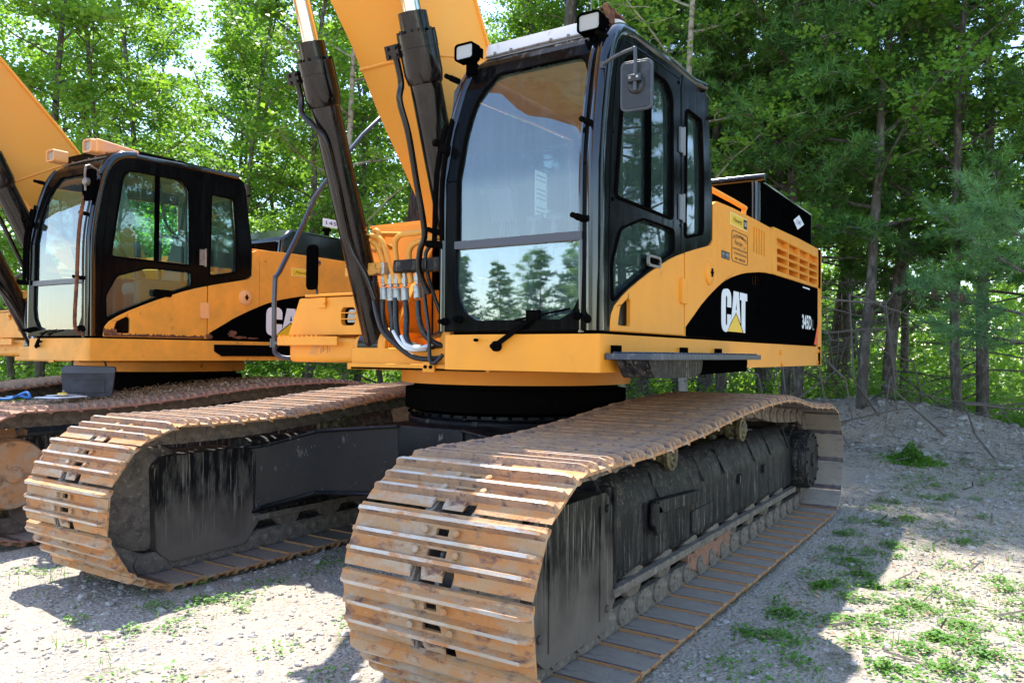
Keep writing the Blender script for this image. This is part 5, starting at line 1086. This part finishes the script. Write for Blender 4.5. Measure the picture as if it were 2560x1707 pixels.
# dead fallen sticks and bare brushwood in front of the wood
rb = np.random.default_rng(41)
for k in range(16):
    th = rb.uniform(17, 35); r = rb.uniform(11.6, 13.2); x, y = polar(th, r); z = float(hgt(x, y)); m = MB(); zz0 = rb.uniform(.6, 2.3)
    P = curve((0, 0, zz0-z), (rb.normal(), rb.normal(), rb.uniform(-.35, .25)), rb.uniform(1.2, 3.0), .12, rb, 8); m.tube(P, .016, 5, taper=.004)
    for j in range(2, 8):
        for _ in range(2): m.tube(curve(P[j], rb.normal(0, 1, 3), rb.uniform(.2, .8), .15, rb, 4), .007, 4, taper=.002)
    # each hangs from a thin dead stem that reaches the ground
    m.tube([P[0]*1.0, (P[0][0]*.8+rb.uniform(-.3, .3), P[0][1]*.8+.1, zz0*.4-z*.5), (P[0][0]+rb.uniform(-.9, .9), P[0][1]+rb.uniform(-.9, .9), 0)], .010, 6, taper=.016)
    o = m.build('dead_sapling', 'twig', None); o.location = (x, y, z)
    tag(o, 'leafless grey dead sapling with crooked twigs at the foot of the pines', 'dead sapling', 'bare dead saplings under the pines')
# ---- undergrowth (nobody could count it)
ru = np.random.default_rng(51); C_ = []
for k in range(2200):
    th = ru.uniform(-40, 40); r = ru.uniform(12.6, 26) if th < 8 else 14.6+12*ru.random()**1.6; x, y = polar(th, r)
    if y > -7.6 and x > -6.5: continue
    hm = ru.uniform(.15, .9) if th < 8 else ru.uniform(.2, .9)
    if r > 17: hm *= 2.2
    C_.append(np.array([x, y, float(hgt(x, y))])+np.abs(ru.normal(0, 1, (26, 3)))*[1, 1, hm]*ru.choice([-1, 1], (26, 3))*[.3, .3, 0]+np.stack([0*ru.random(26), 0*ru.random(26), ru.random(26)*hm], -1))
tag(raw('undergrowth', leaves(np.concatenate(C_), .085, ru, .5), 8, 'leaf'), kind='stuff')
gc = []
for k in range(900):
    th = ru.uniform(-40, 38); r = ru.uniform(11.8, 15) if th < 8 else ru.uniform(14.6, 17.5); x, y = polar(th, r)
    if y > -7.4 and x > -6.5: continue
    p = ru.normal(0, .12, (22, 2))+[x, y]; gc.append(np.stack([p[:, 0], p[:, 1], hgt(p[:, 0], p[:, 1])], -1))
tag(raw('grass', blades(np.concatenate(gc), .30, ru, .005), 3, 'weed'), kind='stuff')
q = ru.uniform(-42, 42, 42000); r = ru.uniform(19, 34, 42000); a = yaw-np.radians(q); z = ru.random(42000)**1.4*3.2*(.6+.4*np.sin(q*1.3)*np.sin(r*.9)); x = 4.84+r*np.cos(a); y = 3.1+r*np.sin(a)
tag(raw('undergrowth', leaves(np.stack([x, y, hgt(x, y)+z], -1), .14, ru, .5), 8, 'leafd'), kind='stuff')
# ---- the depth of the wood behind the trees one can tell apart
n = 60000; th = ru.uniform(-42, 42, n); r = ru.uniform(34, 50, n); a = yaw-np.radians(th); z = ru.random(n)**.8*(9.5+2*np.sin(th*.5)+1.5*np.sin(th*1.7+1)); cc = np.stack([4.84+r*np.cos(a), 3.1+r*np.sin(a), z], -1)
lw = ru.random(n) < .45; cc[lw, 2] = ru.random(int(lw.sum()))*4
cc = cc[ru.random(n) < .25+.75*(np.sin(cc[:, 0]*1.3)*np.sin(cc[:, 1]*1.1+z*.9) > -.35)]
tag(raw('far_wood', leaves(cc, .30, ru, .4), 8, 'leaf'), kind='stuff')
for k, (x, y) in enumerate(((-8.5, 6.0), (-8.2, 8.5), (-6.8, 10.5), (-4.5, 12.2), (-1.5, 13.0), (1.5, 13.2), (-11, 7.5), (-9.5, 11), (-6.5, 14), (-3, 15.5), (1, 16), (4.5, 14))):
    tree((PN+BL)[k % 5], 'leafy_tree', x, y, k*1.3, 1.0, 'tree along the right side of the yard, seen only mirrored in the cab side', 'tree', 'trees along the right side of the yard')
# trees on the other side of the yard, behind the photographer, mirrored in the cab glass
for k, (x, y) in enumerate(((31, -21), (33, -17.5), (35, -14), (30, -24.5), (29, -28), (37, -10), (38, -6), (26, -34), (41, 0), (40, -3), (27.5, -31), (34, -19), (24, -37), (32, -22.5), (34, -15.5), (36, -12), (37.5, -8.2), (39, -4.5), (31, -26), (29.5, -29.5), (41, -1.5), (28, -25), (37, -18), (40, -12), (33, -20), (34.5, -17), (36, -14.5), (38, -10.5), (39, -7.5), (32, -23.5), (35, -21), (40, -9))):
    tree((PN[0], PN[1], BL[0], BL[2])[k % 4], 'pine_tree', x, y, k*1.1, .50+.09*(k % 3), 'dark tree across the yard, seen only mirrored in the lower windshield', 'pine tree', 'conifers across the yard')

# ------------------------------------------------------------------ small things on the worn excavator's track
TZ = 1.0
b = tag(empty('tool_bag', (1.37, -3.22, 1.0), 1.0), 'black nylon tool bag with a grey-blue padded lid standing on the left excavator track', 'bag')
m = MB(); m.plate(lambda a, c, t: (t, a, c), roundpoly([(-.17, 0), (.17, 0), (.19, .19), (-.19, .19)], .025), (), -.10, .10); m.build('bag_body', 'bag', b, bevel=.02, seg=3)
m = MB(); m.plate(lambda a, c, t: (t, a, c), roundpoly([(-.195, .185), (.195, .185), (.19, .235), (-.17, .245)], .02), (), -.11, .11); m.build('bag_lid', 'bagl', b, bevel=.02, seg=3)
m = MB(); m.tube([(.0, -.12, .24), (0, -.11, .29), (0, 0, .305), (0, .10, .285), (0, .12, .235)], .008, 8, smooth=4); m.build('handle', 'bag', b)
m = MB(); m.box(.102, .108, -.12, .12, .03, .13); m.build('pocket', 'bag', b, bevel=.006)
MB
cb_ = tag(empty('clipboard', (1.66, -3.08, 1.0), .35), 'white clipboard with papers lying on the left excavator track in front of the tool bag', 'clipboard')
m = MB(); m.box(-.16, .16, -.12, .12, 0, .006); m.build('board', 'greyp', cb_)
m = MB(); m.box(-.14, .14, -.11, .11, .006, .012); m.obox((-.03, -.02, .02), ((1, .3, .06), (-.3, 1, .05), (0, 0, 1)), (.10, .07, .002)); m.build('papers', 'paper', cb_)
m = MB(); m.box(-.16, -.13, -.05, .05, .012, .022); m.build('clip', 'steel', cb_)
t = MB(); t.lathe((1.64, -3.10, 1.014), (0, 0, 1), [(0, .032), (.02, .034), (.025, .028)], 16); t.box(1.60, 1.64, -3.13, -3.10, 1.016, 1.034); tag(t.build('tape_measure', 'tapey', None, bevel=.004), 'small yellow tape measure resting on the papers of the clipboard', 'tape measure')
t = MB(); t.tube([(2.2, -3.05, 1.03), (2.08, -3.0, 1.012), (1.98, -3.06, 1.03), (1.92, -3.02, 1.015), (1.90, -3.10, 1.05), (1.96, -3.14, 1.02), (2.04, -3.10, 1.02)], .010, 8, smooth=5); tag(t.build('lanyard', 'blue', None), 'blue cloth lanyard lying in loops on the left excavator track', 'lanyard')
t = MB(); t.lathe((1.60, -3.16, 1.012), (0, 0, 1), [(0, .014), (.03, .014), (.03, .009), (.045, .009)], 10); tag(t.build('small_bottle', 'steel', None), 'tiny grey bottle beside the yellow tape measure on the clipboard', 'bottle')
# dry catkins and leaves caught between the grousers of that track
xx = ru.uniform(-.6, 2.3, 5200); yy = ru.uniform(-3.55, -2.78, 5200); zz = np.interp(xx, [-.7, -.1, .42, 1.0, 1.5, 2.2], [.985, .975, .945, .89, .856, .852])+.105
keep = ru.random(5200) < np.clip(.95-.42*np.maximum(xx, 0), .08, 1); cc = np.stack([xx, yy, zz+ru.random(5200)*.03], -1)[keep]
tag(raw('tree_litter', leaves(cc, .020, ru, .6, OVAL), 6, 'deadleaf'), kind='stuff')
# leafy weed on the mound, litter scraps
c = clumps([(-6.3, 1.95)], [1300], .13, 0, .26); w1 = raw('leafy_weed', leaves(c, .04, rw, .35, OVAL), 6, 'leafd'); tag(w1, 'bushy dark green weed growing on the gravel mound behind the tracks', 'weed')
m = MB(); m.obox((.35, 2.33, .03), ((1, .2, .1), (-.2, 1, .1), (0, 0, 1)), (.035, .025, .003)); tag(m.build('slate_chip', 'greyp', None), 'flat grey slate chip on the gravel beside the near track', 'stone')
